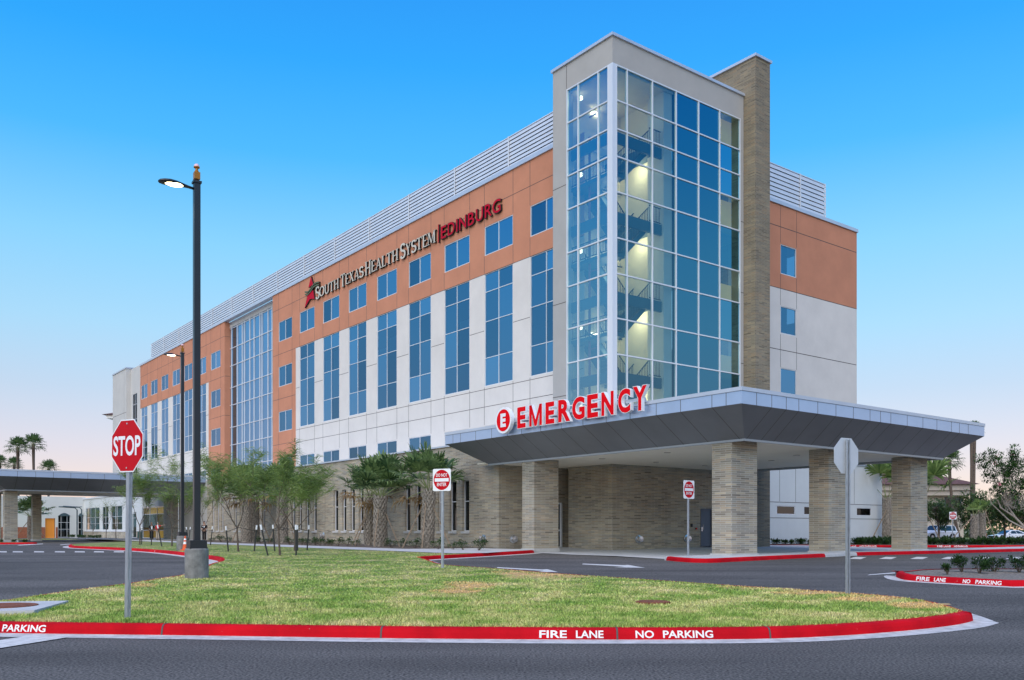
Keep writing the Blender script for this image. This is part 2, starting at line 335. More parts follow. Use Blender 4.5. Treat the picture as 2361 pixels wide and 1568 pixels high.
def text_mesh(s, ext=.0, bold=.0):
    cu = bpy.data.curves.new('text', 'FONT'); cu.body = s; cu.extrude = ext; cu.offset = bold; cu.resolution_u = 4
    o = bpy.data.objects.new('text', cu); COL.objects.link(o)
    me = bpy.data.meshes.new_from_object(o.evaluated_get(bpy.context.evaluated_depsgraph_get()))
    v = [tuple(p.co) for p in me.vertices]; f = [tuple(p.vertices) for p in me.polygons]
    bpy.data.objects.remove(o); bpy.data.meshes.remove(me)
    return v, f
def fit(v, w_, h_, zsc=1):
    xs = [p[0] for p in v]; ys = [p[1] for p in v]; x0, x1, y0, y1 = min(xs), max(xs), min(ys), max(ys)
    return [((p[0]-x0)/(x1-x0)*w_, (p[1]-y0)/(y1-y0)*h_, p[2]*zsc) for p in v]
def smooth_line(p, it=2, closed=True):
    p = [Vector(q) for q in p]
    for _ in range(it):
        q = []
        n = len(p)
        for i in range(n if closed else n-1):
            a, b = p[i], p[(i+1) % n]; q += [a*.75+b*.25, a*.25+b*.75]
        if not closed: q = [p[0]]+q+[p[-1]]
        p = q
    return p
def resample(p, step, closed=True):
    if closed: p = p+[p[0]]
    out_ = [p[0]]; acc = 0
    for a, b in zip(p, p[1:]):
        l = (b-a).length
        if l < 1e-6: continue
        t = step-acc
        while t < l: out_.append(a+(b-a)*(t/l)); t += step
        acc = (acc+l) % step if l >= step-acc else acc+l
    if not closed: out_.append(p[-1])
    return out_
def area(p): return .5*sum(a[0]*b[1]-b[0]*a[1] for a, b in zip(p, p[1:]+p[:1]))
def normals(p, closed=True):
    n = len(p); r = []
    for i in range(n):
        t = (p[(i+1) % n]-p[i-1]) if closed else (p[min(i+1, n-1)]-p[max(i-1, 0)])
        t = t.normalized(); r.append(Vector((-t.y, t.x)))
    return r
YCUT = [13, 33, 102, 118]
def sheet(name, poly, mat, h=.15, sub=None, zfn=None):
    """flat polygon laid on the ground at height h above the road profile"""
    bm = bmesh.new(); vs_ = [bm.verts.new((p[0], p[1], 0)) for p in poly]; bm.faces.new(vs_)
    for y in YCUT+(sub or []): bmesh.ops.bisect_plane(bm, geom=bm.verts[:]+bm.edges[:]+bm.faces[:], plane_co=(0, y, 0), plane_no=(0, 1, 0))
    bmesh.ops.triangulate(bm, faces=bm.faces[:])
    for v in bm.verts: v.co.z = (zfn(v.co.x, v.co.y) if zfn else zr(v.co.y)+h)
    bmesh.ops.recalc_face_normals(bm, faces=bm.faces)
    if sum(f.normal.z for f in bm.faces) < 0: bmesh.ops.reverse_faces(bm, faces=bm.faces)
    me = bpy.data.meshes.new(name); bm.to_mesh(me); bm.free(); me.materials.append(mat)
    o = bpy.data.objects.new(name, me); COL.objects.link(o); return o
class Kerb:
    """a painted kerb with gutter swept along a closed outline (the line where kerb meets road)"""
    def __init__(s, pts, it=2, gutter=.36, bare=None, name='kerb', step=.22):
        p = resample(smooth_line(pts, it), step)
        if area([(q.x, q.y) for q in p]) < 0: p = p[::-1]
        s.p = p; s.n = normals(p); n = len(p)
        prof = [(0, .0), (.018, .085), (.035, .125), (.06, .146), (.10, .154), (.19, .156)]
        s.prof = prof; v = []; f = []; mats = []
        for i in range(n):
            for d_, z in prof: q = p[i]+s.n[i]*d_; v.append((q.x, q.y, zr(q.y)+z))
        k = len(prof)
        for i in range(n):
            j = (i+1) % n
            for a in range(k-1): f.append((i*k+a, j*k+a, j*k+a+1, i*k+a+1)); mats.append(1 if bare and bare(p[i]) else 0)
        b0 = len(v)
        if gutter:
            for i in range(n):
                for d_, z in ((-gutter, .006), (.004, .012)): q = p[i]+s.n[i]*d_; v.append((q.x, q.y, zr(q.y)+z))
            for i in range(n):
                j = (i+1) % n; f.append((b0+i*2, b0+j*2, b0+j*2+1, b0+i*2+1)); mats.append(2)
        me = bpy.data.meshes.new(name); me.from_pydata(v, [], f)
        for m in (KRED, CONC, GUTTER): me.materials.append(m)
        me.polygons.foreach_set('material_index', mats)
        s.o = structure(bpy.data.objects.new(name, me)); COL.objects.link(s.o)
        s.inner = [(p[i]+s.n[i]*.15) for i in range(n)]
    def find(s, px, near=None):                          # index of the outline point seen at photo column px, nearest the camera
        best = None
        for i, q in enumerate(s.p):
            if q.y < 3: continue
            x = CX+F*q.x/q.y
            facing = -(s.n[i].x*q.x+s.n[i].y*q.y)
            sc_ = abs(x-px)+(0 if facing < 0 else 1e4)+(q.y*.5 if near is None else abs(q.y-near)*20)
            if best is None or sc_ < best[0]: best = (sc_, i)
        return best[1]
    def at(s, i, t):                                     # point t metres along from outline point i (outline runs anticlockwise)
        n = len(s.p)
        step = 1 if t >= 0 else -1; t = abs(t)
        while True:
            j = (i+step) % n; l = (s.p[j]-s.p[i]).length
            if t <= l or l == 0: return s.p[i]+(s.p[j]-s.p[i])*(t/max(l, 1e-6)), s.n[i]
            t -= l; i = j
    def text(s, word, px0, px1, mat, z0=.032, h_=.095, near=None, bold=.02):
        i0, i1 = s.find(px0, near), s.find(px1, near); L_ = (s.p[i0]-s.p[i1]).length
        v, f = text_mesh(word, 0, bold); v = fit(v, L_, h_)
        sgn = 1 if ((i1-i0) % len(s.p)) < len(s.p)/2 else -1
        mb = MB()
        def mp(p):
            q, nn = s.at(i0, sgn*p[0]); zz = z0+p[1]
            d_ = np.interp(zz, [a[1] for a in s.prof], [a[0] for a in s.prof])-.006
            q = q+nn*d_; return (q.x, q.y, zr(q.y)+zz)
        return mb.add(v, f, mp).build('lettering', mat, s.o, fixn=False)
    def joint(s, px, near=None):
        i = s.find(px, near); mb = MB(); k = len(s.prof)
        for (d0, z0), (d1, z1) in zip(s.prof, s.prof[1:]):
            q = []
            for t, d_, z in ((-.012, d0, z0), (.012, d0, z0), (.012, d1, z1), (-.012, d1, z1)):
                a, nn = s.at(i, t); a = a+nn*(d_-.004); q.append((a.x, a.y, zr(a.y)+z+.004))
            mb.quad(*q)
        return mb.build('kerb_joint', DARKGAP, s.o)
# ------------------------------------------------------------------ ground, road, kerbs, lawn
mb = MB()
mb.quad((-3000, -800, -.45), (3000, -800, -.45), (3000, 4000, -.45), (-3000, 4000, -.45))
structure(mb.build('ground', pm('far_dry_ground', (.16, .17, .08), 1, .3, .02)))
o = structure(sheet('asphalt_road', [(-110, -40), (110, -40), (110, 175), (-110, 175)], ASPH, 0))
lw = [(-8.6, 12.75)]+[pg(*q) for q in ((0, 1462), (367, 1466), (640, 1470), (908, 1474), (1300, 1477), (1607, 1476.8), (1779, 1475), (1926, 1468.8), (2060, 1459), (2150, 1450), (2215, 1441.5), (2249, 1432))]
lw += [pg(*q, .155) for q in ((2240, 1411), (2205, 1398), (2163, 1387.4), (2118, 1379.4), (2030, 1370.5), (1940, 1364), (1820, 1356.5), (1677, 1347.8), (1502, 1335.4), (1310, 1323), (1145, 1309.5), (1067, 1304.3), (1018, 1300.3))]
lw += [pg(*q) for q in ((985, 1297), (968, 1293.6), (985, 1291.3), (1050, 1287.5), (1150, 1281.5), (1245, 1275.3))]
lw += [toxy(29.3, 36.6), toxy(28.8, 40.5), toxy(24.6, 42), toxy(24.0, 60), toxy(24.0, 88), toxy(24.4, 108)]
lw += [pg(*q, .155) for q in ((380, 1248.2), (286, 1248), (175, 1253))]
lw += [pg(*q) for q in ((157, 1260), (159, 1263.2), (180, 1264.9), (283, 1269.2), (360, 1274.4), (427, 1282), (478, 1289.5), (501, 1293.7), (507, 1298), (503, 1304.5), (481, 1309.5))]
lw += [pg(*q, .155) for q in ((427, 1323.5), (360, 1332.5), (294, 1343.6), (210, 1353.8), (126, 1364.7), (0, 1383.6))]
lw += [(-9.35, 14.3)]
def grassy(q): u, v = touv(q.x, q.y); return u > 21.0 or (u > 19.2 and v > 46)
K1 = Kerb(lw, 2, step=.06, bare=lambda q: grassy(q) and not (touv(q.x, q.y)[1] < 36 and touv(q.x, q.y)[0] < 28.2))
LAWNPOLY = [(q.x, q.y) for q in K1.inner[::5]]
structure(sheet('lawn', LAWNPOLY, LAWN, .15))
K1.text('PARKING', 8, 108, KWHITE); K1.text('FIRE', 1245, 1303, KWHITE); K1.text('LANE', 1325, 1390, KWHITE)
K1.text('NO', 1470, 1512, KWHITE); K1.text('PARKING', 1530, 1647, KWHITE)
for px in (371, 873, 1422, 1772): K1.joint(px)
K1.text('FIRE LANE', 236, 262, KWHITE, near=51); K1.text('NO PARKING', 340, 372, KWHITE, near=46)
# island under the emergency canopy, carrying its row of columns
isl = [(26.2, 24.5), (25.1, 22.6), (24.9, 21.6), (25.4, 21.1), (27, 21.3), (30, 21.8), (34, 22.35), (37.6, 22.9), (41, 22.4), (50.8, 21.6), (62, 21.4), (63, 22.6), (62, 24.5), (45, 24.5), (34, 24.5)]
K2 = Kerb([toxy(*q) for q in isl], 1, gutter=0, bare=lambda q: 34.2 < touv(q.x, q.y)[0] < 37.4 or touv(q.x, q.y)[1] > 24)
structure(sheet('island_pavement', [(q.x, q.y) for q in K2.inner], CONC, .153))
# far planting island with the hedge
K3 = Kerb([(17.5, 62), (18.5, 60.6), (24, 59.8), (34, 59.2), (55, 58.8), (70, 59), (70, 78), (40, 80), (22, 80), (17.5, 72)], 1, gutter=0)
structure(sheet('planting_bed', [(q.x, q.y) for q in K3.inner], SOIL, .15))
for a, b, s_ in ((1950, 1978, 'FIRE LANE'), (1985, 2019, 'NO PARKING'), (2163, 2193, 'FIRE LANE'), (2197, 2235, 'NO PARKING')): K3.text(s_, a, b, KWHITE, near=60, z0=.02, h_=.12, bold=.03)
# right planter island with shrubs
pl = [pg(*q) for q in ((2064, 1328), (2068, 1333.5), (2090, 1339.5), (2160, 1344), (2246, 1349), (2361, 1355.5))]+[(15.2, 21.8), (16, 24.5)]+[pg(*q, .15) for q in ((2361, 1311), (2240, 1311), (2150, 1311.5), (2105, 1314), (2078, 1318))]
K4 = Kerb(pl, 1, gutter=.3, step=.06)
structure(sheet('planter_bed', [(q.x, q.y) for q in K4.inner], CHIP, .14))
K4.text('FIRE', 2112, 2143, KWHITE); K4.text('LANE', 2155, 2181, KWHITE, bold=.02); K4.text('NO', 2217, 2238, KWHITE); K4.text('PARKING', 2246, 2310, KWHITE)
# left island under the entrance canopy
K5 = Kerb([(-38.9, 72.6), (-39.2, 73.6), (-43, 74.8), (-60, 78), (-62, 72), (-45, 71), (-40, 71.6)], 2, gutter=.4)
structure(sheet('canopy_island', [(q.x, q.y) for q in K5.inner], LAWN, .15))
# concrete: apron under the canopy, walkways, far pavement
def apz(x, y):
    u, v = touv(x, y); return zr(y)+.012+.135*min(1, max(0, (u-28.5)/5.) if v > 30 else max(0, (v-26)/9.)*(1 if u > 30 else .8))
structure(sheet('concrete_apron', [toxy(*q) for q in ((28.75, 40.3), (28.7, 35.5), (27.9, 31.5), (26.75, 24.6), (52, 24.6), (52, 36), (47.7, 39.5), (35.3, 39.5), (35.3, 40.3))], CONC, 0, sub=[36, 39, 42, 45, 48, 51, 54], zfn=apz))
FOOT = [toxy(*q) for q in ((21.5, 45), (21.5, 32.4), (23.0, 31.9), (24.9, 33.15), (27.4, 34.65), (28.75, 35.5), (28.75, 40.4), (24.3, 41), (24.3, 89), (25.1, 89.3), (25.1, 112), (22.4, 112), (22.0, 89))]
structure(sheet('footpath', FOOT, CONC, .168))
structure(sheet('planting_strip', [toxy(*q) for q in ((24.3, 40.9), (24.3, 89), (29.98, 89), (29.98, 40.6), (28.9, 40.6), (28.4, 40.9))], SOIL, .162))
structure(sheet('entrance_pavement', [toxy(*q) for q in ((25.1, 89.3), (25.1, 134.5), (29.9, 134.5), (29.9, 89.3))], CONC, .155))
structure(sheet('far_verge', [toxy(*q) for q in ((10, 131), (27, 131), (27, 144), (10, 144))], LAWN, .16))
structure(sheet('side_planting_strip', [toxy(*q) for q in ((49, 37.5), (49, 39.55), (68.7, 39.55), (68.7, 37.5))], SOIL, .15))
structure(sheet('far_grass', [(40, 118.5), (109, 118.5), (109, 174), (40, 174)], LAWN, .1))
# road markings
mk = MB()
def mquad(*px): mk.quad(*[(lambda q: (q[0], q[1], zr(q[1])+.012))(pg(*p)) for p in px])
mquad((-60, 1487), (69, 1467.5), (158, 1471), (-60, 1506))
for x in (1996, 2066, 2138, 2209, 2285, 2357, 2430):
    mquad((x-40, 1289.2), (x-11, 1290), (x+2, 1285.3), (x-24, 1284.6))
for x in (6, 43, 92, 140, 186, 230, 276): mquad((x-14, 1274), (x+10, 1274.2), (x+9, 1271.7), (x-13, 1271.5))
mquad((1342, 1302), (1344, 1300.2), (1440, 1304), (1447, 1303.2), (1487, 1310), (1416, 1309), (1440, 1307.6))
mquad((1145, 1310.5), (1147, 1308.6), (1250, 1314), (1262, 1313.2), (1287, 1320), (1240, 1319.6), (1255, 1317.4))
mquad((2000, 1327.3), (2004, 1325.6), (2064, 1320.6), (2064, 1323)); mquad((40, 1257), (99, 1253.6), (99, 1255), (44, 1258.2)); mquad((139, 1256.2), (139, 1257.4), (166, 1254.8), (158, 1254.4))
structure(mk.build('road_markings', MARK))
# manhole slab and small valve lid in the lawn
c = pg(5, 1400, .18); t = thing('manhole', 'round rusty manhole lid set in a pale concrete slab in the lawn', 'manhole', (c[0], c[1], zr(c[1])+.15), R(12))
m = MB(); m.box(-.95, .75, -.95, .95, -.05, .05); m.build('slab', CONC, t)
m = MB(); m.lathe([(.52, .05), (.52, .062), (.48, .066), (.47, .060), (.36, .060), (.35, .066), (.24, .066), (.23, .06), (.01, .06)], 32); m.build('lid', RUST, t)
c = pg(1505, 1388, .17); m = MB(); m.lathe([(.30, -.02), (.30, .02), (.26, .028), (.01, .024)], 24); o = m.build('valve_lid', RUST); o.location = (c[0], c[1], zr(c[1])+.16)
tag(o, 'small dark iron lid sunk in the lawn near the kerb', 'valve lid')
# worn straw-coloured patches in the turf
STRAW = pm('dead_straw_turf', (.40, .245, .095), 1, .4, 9, .6, bscale=30, col2=(.62, .42, .19), detail=8)
PATCH = ((1078, 1353, 46, 5.5), (1060, 1364, 50, 3.5), (1210, 1326, 66, 5), (1290, 1331, 75, 2.6), (1750, 1357, 80, 1.8), (1880, 1367.5, 75, 3), (2010, 1380, 72, 4), (2120, 1393, 55, 4.5), (330, 1352, 30, 2.6))
for k, (px, py, rx, ry) in enumerate(PATCH):
    rr = [1+.30*math.sin(3*a+k)+.22*math.sin(5*a+2.1*k)+.12*math.sin(11*a+k*.7) for a in [2*math.pi*i/40 for i in range(40)]]
    structure(sheet('dead_grass_patch', [pg(px+rx*r_*math.cos(2*math.pi*i/40), py+ry*r_*math.sin(2*math.pi*i/40), .155) for i, r_ in enumerate(rr)], STRAW, .155+.002*(k % 2)))
# grass blades
def inpoly(x, y, poly):
    P = np.array(poly); r = np.zeros(len(x), bool); j = len(P)-1
    for i in range(len(P)):
        a, b = P[i], P[j]; cnd = ((a[1] > y) != (b[1] > y)); 
        with np.errstate(divide='ignore', invalid='ignore'): r ^= cnd & (x < (b[0]-a[0])*(y-a[1])/(b[1]-a[1])+a[0])
        j = i
    return r
def grass(n):
    y0, y1 = 11.6, 62.; t = np.random.rand(n); y = 1/(1/y0+t*(1/y1-1/y0)); x = (np.random.rand(n)*1.32-.64)*y*1.02
    k = inpoly(x, y, LAWNPOLY) & ~inpoly(x, y, FOOT); x, y = x[k], y[k]; n = len(x)
    dry = np.zeros(n)
    for px, py, rx, ry in ((1078, 1353, 55, 7), (1060, 1364, 60, 5), (1215, 1327, 75, 7), (1290, 1332, 85, 4), (1750, 1356, 90, 3.4), (1880, 1367, 80, 5), (2010, 1379, 80, 6), (2120, 1393, 70, 7), (1985, 1372, 30, 4), (330, 1352, 40, 4)):
        X = CX+F*x/y; Yp = HY+F*(H-.2)/y; q = ((X-px)/rx)**2+((Yp-py)/ry)**2
        q = q+.35*np.sin(x*3.1+y*2.3)+.25*np.sin(x*7.3-y*5.1); dry = np.maximum(dry, np.clip(1.35-q, 0, 1))
    dry = np.sqrt(dry)*(.7+.3*np.random.rand(n))
    z = np.interp(y, [13, 33], [0, .25])+.15; s = (y/12)**.75
    h = (.024+.032*np.random.rand(n))*(12/y)**.75*(1-.3*dry); wd = (.0045+.004*np.random.rand(n))*s
    a = np.random.rand(n)*6.283; lx, ly = np.random.normal(0, .022, n)*s**.3, np.random.normal(0, .022, n)*s**.3
    v = np.empty((n, 3, 3)); v[:, 0] = np.stack([x-wd*np.cos(a), y-wd*np.sin(a), z], 1); v[:, 1] = np.stack([x+wd*np.cos(a), y+wd*np.sin(a), z], 1); v[:, 2] = np.stack([x+lx, y+ly, z+h], 1)
    me = bpy.data.meshes.new('grass'); me.vertices.add(3*n); me.vertices.foreach_set('co', v.ravel()); me.loops.add(3*n); me.loops.foreach_set('vertex_index', np.arange(3*n))
    me.polygons.add(n); me.polygons.foreach_set('loop_start', np.arange(n)*3); me.polygons.foreach_set('loop_total', np.full(n, 3)); me.update()
    at = me.attributes.new('dry', 'FLOAT', 'POINT'); at.data.foreach_set('value', np.repeat(dry, 3))
    me.materials.append(BLADE); o = bpy.data.objects.new('grass', me); COL.objects.link(o); o['kind'] = 'stuff'
    tag(o, 'short patchy green and straw coloured mown grass on the lawn', 'grass')
grass(420000)
# ------------------------------------------------------------------ hospital building
RO = (34.6, 36.0, .4)
hosp = thing('hospital_building', 'long five storey hospital in white and terracotta stucco with glazed corner stair tower', 'hospital', W(*RO), A)
def part(name, mb, mat, parent=hosp, **k): return mb.build(name, mat, parent, RO, **k)
def P(ax, pl_, a, d_, z): return (pl_+d_, a, z) if ax == 'A' else (a, pl_+d_, z)
def abox(mb, ax, pl_, a0, a1, d0, d1, z0, z1):
    return mb.box(pl_+d0, pl_+d1, a0, a1, z0, z1) if ax == 'A' else mb.box(a0, a1, pl_+d0, pl_+d1, z0, z1)
def wall(mb, ax, pl_, a0, a1, z0, z1, holes=(), rev=.16):
    As = sorted({a0, a1}|{h for q in holes for h in q[:2] if a0 < h < a1}); Zs = sorted({z0, z1}|{h for q in holes for h in q[2:] if z0 < h < z1})
    for i in range(len(As)-1):
        for j in range(len(Zs)-1):
            ca, cz = (As[i]+As[i+1])/2, (Zs[j]+Zs[j+1])/2
            if any(q[0] < ca < q[1] and q[2] < cz < q[3] for q in holes): continue
            mb.quad(P(ax, pl_, As[i], 0, Zs[j]), P(ax, pl_, As[i+1], 0, Zs[j]), P(ax, pl_, As[i+1], 0, Zs[j+1]), P(ax, pl_, As[i], 0, Zs[j+1]))
    for h0, h1, k0, k1 in holes:
        c0, c1, e0, e1 = max(h0, a0), min(h1, a1), max(k0, z0), min(k1, z1)
        if c1 <= c0 or e1 <= e0: continue
        for (p, q) in (((c0, e0), (c1, e0)), ((c1, e0), (c1, e1)), ((c1, e1), (c0, e1)), ((c0, e1), (c0, e0))):
            mb.quad(P(ax, pl_, p[0], 0, p[1]), P(ax, pl_, q[0], 0, q[1]), P(ax, pl_, q[0], rev, q[1]), P(ax, pl_, p[0], rev, p[1]))
    return mb
def window(ax, pl_, a0, a1, z0, z1, va, vz, glass=GLASS, fr=.055, d_=.07, name='window', blind=None, parent=None, pf=None, sill=None):
    pf = pf or part; m = MB()
    lo = .004
    abox(m, ax, pl_, a0+lo, a0+fr, d_-.05, d_+.06, z0+lo, z1-lo); abox(m, ax, pl_, a1-fr, a1-lo, d_-.05, d_+.06, z0+lo, z1-lo)
    abox(m, ax, pl_, a0+fr, a1-fr, d_-.05, d_+.06, z0+lo, z0+fr); abox(m, ax, pl_, a0+fr, a1-fr, d_-.05, d_+.06, z1-fr, z1-lo)
    for a in va: abox(m, ax, pl_, a-fr*.42, a+fr*.42, d_-.045, d_+.05, z0+fr, z1-fr)
    for z in vz: abox(m, ax, pl_, a0+fr, a1-fr, d_-.04, d_+.045, z-fr*.42, z+fr*.42)
    o = pf(name, m, ALU) if parent is None else pf(name, m, ALU, parent)
    m = MB(); ea, ez = [a0+.02]+list(va)+[a1-.02], [z0+.02]+list(vz)+[z1-.02]
    for p, q in zip(ea, ea[1:]):
        for g, h in zip(ez, ez[1:]): k = [d_+random.uniform(-.006, .006) for _ in range(3)]; m.quad(P(ax, pl_, p, k[0], g), P(ax, pl_, q, k[1], g), P(ax, pl_, q, k[1]+k[2]-k[0], h), P(ax, pl_, p, k[2], h))
    pf('pane', m, glass, o)
    if blind:
        m = MB()
        for b in blind: abox(m, ax, pl_, b[0], b[1], d_+.14, d_+.17, b[2], b[3])
        pf('blind', m, ROOMB, o)
    if sill: m = MB(); abox(m, ax, pl_, a0-.06, a1+.06, -.08, .03, z0-.13, z0-.005); pf('sill', m, sill, o)
    return o
UF, UG = 35.8, 36.5
main = [(44.80, 41.62), (49.85, 46.64), (54.91, 51.66), (59.99, 56.76), (65.07, 61.83), (70.12, 66.90), (75.21, 71.93), (80.31, 77.02)]
main = [(b, a) for a, b in main]; far = [(107.2, 110.4), (112.35, 115.5), (117.28, 120.4), (122.28, 125.4), (127.2, 130.4), (132.15, 135.3)]
stacks = [(82.11, 85.37), (102.23, 105.5)]
ZT = [13.25, 15.76, 17.79]
rows5 = [(20.31, 22.3), (15.78, 17.79), (11.26, 13.27), (6.9, 8.6)]
hw, ho = [], []
blinds = {(1, 1): 1, (4, 1): 1, (6, 0): 1}
allw = main+far
for i, (a, b) in enumerate(allw):
    ho.append((a, b, 20.31, 22.3)); hw.append((a, b, 11.3, 19.05)); hw.append((a, b, 6.9, 8.58))
    mid = (a+b)/2
    window('A', UF, a, b, 20.31, 22.3, [mid], [], GLASS if i < 8 else GLASSF)
    bl = None
    if i == 6: bl = [(a+.1, mid-.1, 15.9, 17.5), (mid+.1, b-.1, 15.9, 16.9)]
    if i == 4: bl = [(a+.1, mid-.1, 15.9, 17.0), (mid+.1, b-.1, 15.9, 16.3)]
    if i == 2: bl = [(a+.1, mid-.1, 15.8, 16.4)]
    if i == 7: bl = [(mid+.1, b-.1, 11.4, 12.6), (a+.1, mid-.5, 11.4, 12.0)]
    window('A', UF, a, b, 11.3, 19.05, [mid], ZT, GLASS if i < 8 else GLASSF, blind=bl)
    window('A', UF, a, b, 6.9, 8.58, [mid], [], GLASS if i < 8 else GLASSF, blind=[(a+.1, mid-.1, 6.95, 8.4)] if i == 6 else ([(mid+.1, b-.1, 6.95, 7.5)] if i == 3 else None))
hs = []
for i, (a, b) in enumerate(stacks):
    for j, (z0, z1) in enumerate(rows5):
        hs.append((a, b, z0, z1)); window('A', UF, a, b, z0, z1, [(a+b)/2], [], GLASS if i == 0 else GLASSF, blind=[(a+.1, b-.1, z0+.1, z1-.1)] if (i, j) == (0, 1) else None)
for a_, b_ in ((39.6, 81.22), (106.3, 136.0)): m = MB(); wall(m, 'A', UF, a_, b_, 6.0, 19.05, [q for q in hw if a_ < q[0] < b_]); part('white_wall', m, WHITE)

m = MB(); wall(m, 'A', UF, 39.6, 81.22, 19.05, 25.25, ho[:8]); wall(m, 'A', UF, 81.22, 86.9, 6.0, 25.25, hs[:4]); m.quad((UF, 86.9, 6), (UF, 86.9, 25.25), (UG+.3, 86.9, 25.25), (UG+.3, 86.9, 6)); TERRM = part('terracotta_wall', m, ORANGE)
m = MB(); wall(m, 'A', UF, 106.3, 136.0, 19.05, 25.25, ho[8:]); wall(m, 'A', UF, 100.9, 106.3, 6.0, 25.25, hs[4:])
m.quad((UF, 100.9, 6), (UF, 100.9, 25.25), (UG+.3, 100.9, 25.25), (UG+.3, 100.9, 6))
TERRA = part('terracotta_wall', m, ORANGE)
# joints between stucco panels
j = MB()
def jv(ax, pl_, a, z0, z1, w_=.018): abox(j, ax, pl_, a-w_, a+w_, -.004, .01, z0, z1)
def jh(ax, pl_, a0, a1, z, w_=.018): abox(j, ax, pl_, a0, a1, -.004, .01, z-w_, z+w_)
for q in (main+[stacks[0]], far+[stacks[1]]):
    for a, b in q:
        for e_ in (a-.02, b+.02): jv('A', UF, e_, 22.36, 25.2); jv('A', UF, e_, 19.1, 20.28)
        if (a, b) not in stacks:
            for e_ in (a-.02, b+.02): jv('A', UF, e_, 8.65, 11.25)
        else:
            for e_ in (a-.02, b+.02): jv('A', UF, e_, 17.85, 20.25); jv('A', UF, e_, 13.3, 15.7); jv('A', UF, e_, 8.65, 11.2)
for s_, (L0, L1) in ((main, (39.7, 81.2)), (far, (106.3, 135.9))):
    jh('A', UF, L0, L1, 19.05); jh('A', UF, L0, L1, 11.1); jh('A', UF, L0, L1, 9.9)
    s2 = sorted(s_); ed = [L0]+[x for p in s2 for x in p]+[L1]
    for k in range(0, len(ed), 2):
        if ed[k+1]-ed[k] > .2: jh('A', UF, ed[k]+.03, ed[k+1]-.03, 15.15); jh('A', UF, ed[k]+.03, ed[k+1]-.03, 23.6)
    for k in range(1, len(ed)-1, 2): jh('A', UF, ed[k], ed[k+1], 23.6)
for L0, L1 in ((81.3, 86.85), (100.95, 106.2)):
    for z in (23.6, 19.05, 14.55, 10.0): jh('A', UF, L0, L1, z)
for z in (23.6, 19.05, 14.55, 10.0): abox(j, 'B', 100.9, UF+.01, UG-.05, -.004, .004, z-.018, z+.018)
for side, tgt in ((lambda c: c < 93, TERRM), (lambda c: c > 93, TERRA)):
    jj = MB()
    for f in j.f:
        if side(j.v[f[0]][1]): jj.quad(*[j.v[i] for i in f])
    merge(jj, tgt, DARKGAP, RO)
# dark rooms behind the glazing
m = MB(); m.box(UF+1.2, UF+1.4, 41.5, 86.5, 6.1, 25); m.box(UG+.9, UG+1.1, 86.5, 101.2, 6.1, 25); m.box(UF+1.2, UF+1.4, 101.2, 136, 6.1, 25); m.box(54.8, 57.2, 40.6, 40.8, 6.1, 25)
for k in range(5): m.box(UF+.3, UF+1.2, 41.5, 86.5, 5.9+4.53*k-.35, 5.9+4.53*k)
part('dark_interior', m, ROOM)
# curtain wall in the recess
cv = [101.0, 100.44, 98.6, 97.07, 96.41, 94.84, 93.59, 91.96, 91.36, 89.74, 88.64, 86.95]; cz = [6.1, 8.64, 11.13, 13.15, 15.69, 17.7, 20.2, 22.2, 24.48]
m = MB()
for a in cv: m.box(UG-.1, UG+.06, a-.035, a+.035, 6, 25.0)
for z in cz+[25.0]: m.box(UG-.075, UG+.05, 86.95, 101, z-.035, z+.035)
cw = part('curtain_wall', m, ALU)
m = MB(); m.quad((UG, 86.95, 6), (UG, 101, 6), (UG, 101, 25), (UG, 86.95, 25)); part('pane', m, GLASSF, cw)
m = MB()
for a, b, z0, z1 in ((97.1, 98.5, 20.3, 22.1), (94.9, 96.3, 20.3, 22.1), (97.1, 98.5, 11.2, 13.1), (94.9, 96.3, 11.2, 13.1)): m.box(UG+.3, UG+.34, a, b, z0, z1)
part('blind', m, ROOMB, cw)
# parapet coping and louvred plant screen
m = MB(); m.box(UF-.10, UF+.5, 41.2, 136.0, 25.25, 25.52); m.box(41, 65.08, 39.5, 40.1, 25.14, 25.40); m.box(UG-.12, UF+.5+1.1, 86.95, 100.9, 25.03, 25.24)
part('parapet_coping', m, COPING)
LOUV = pm('louvre_blade_metal', (.66, .71, .78), .4, .04, .8, metal=.15)
def louvre(ax, pl_, a0, a1, z0, z1, posts, n):
    m = MB(); h = (z1-z0-.06)/n
    for k in range(n):
        z = z0+k*h
        lo_, hi = (P(ax, pl_, a0, -.05, z+.03), P(ax, pl_, a1, -.05, z+.03)), (P(ax, pl_, a0, -.03, z+h-.03), P(ax, pl_, a1, -.03, z+h-.03))
        m.quad(lo_[0], lo_[1], hi[1], hi[0])
        abox(m, ax, pl_, a0, a1, -.062, -.05, z+.022, z+.036)
    abox(m, ax, pl_, a0, a1, -.06, .10, z1-.06, z1)
    o = part('louvre_screen', m, LOUV)
    m = MB(); abox(m, ax, pl_, a0, a1, .055, .08, z0, z1-.07); part('screen_backing', m, DARKGAP, o)
    m = MB()
    for a in posts: abox(m, ax, pl_, a-.05, a+.05, -.115, -.078, z0, z1)
    part('screen_post', m, ALU, o)
louvre('A', UF+.15, 41.2, 130.6, 25.52, 27.65, [130.55]+[124.6-6.45*k for k in range(13)], 8)
louvre('B', 39.75, 47, 60.8, 25.40, 28.05, [57.57, 60.75, 51.2], 8)
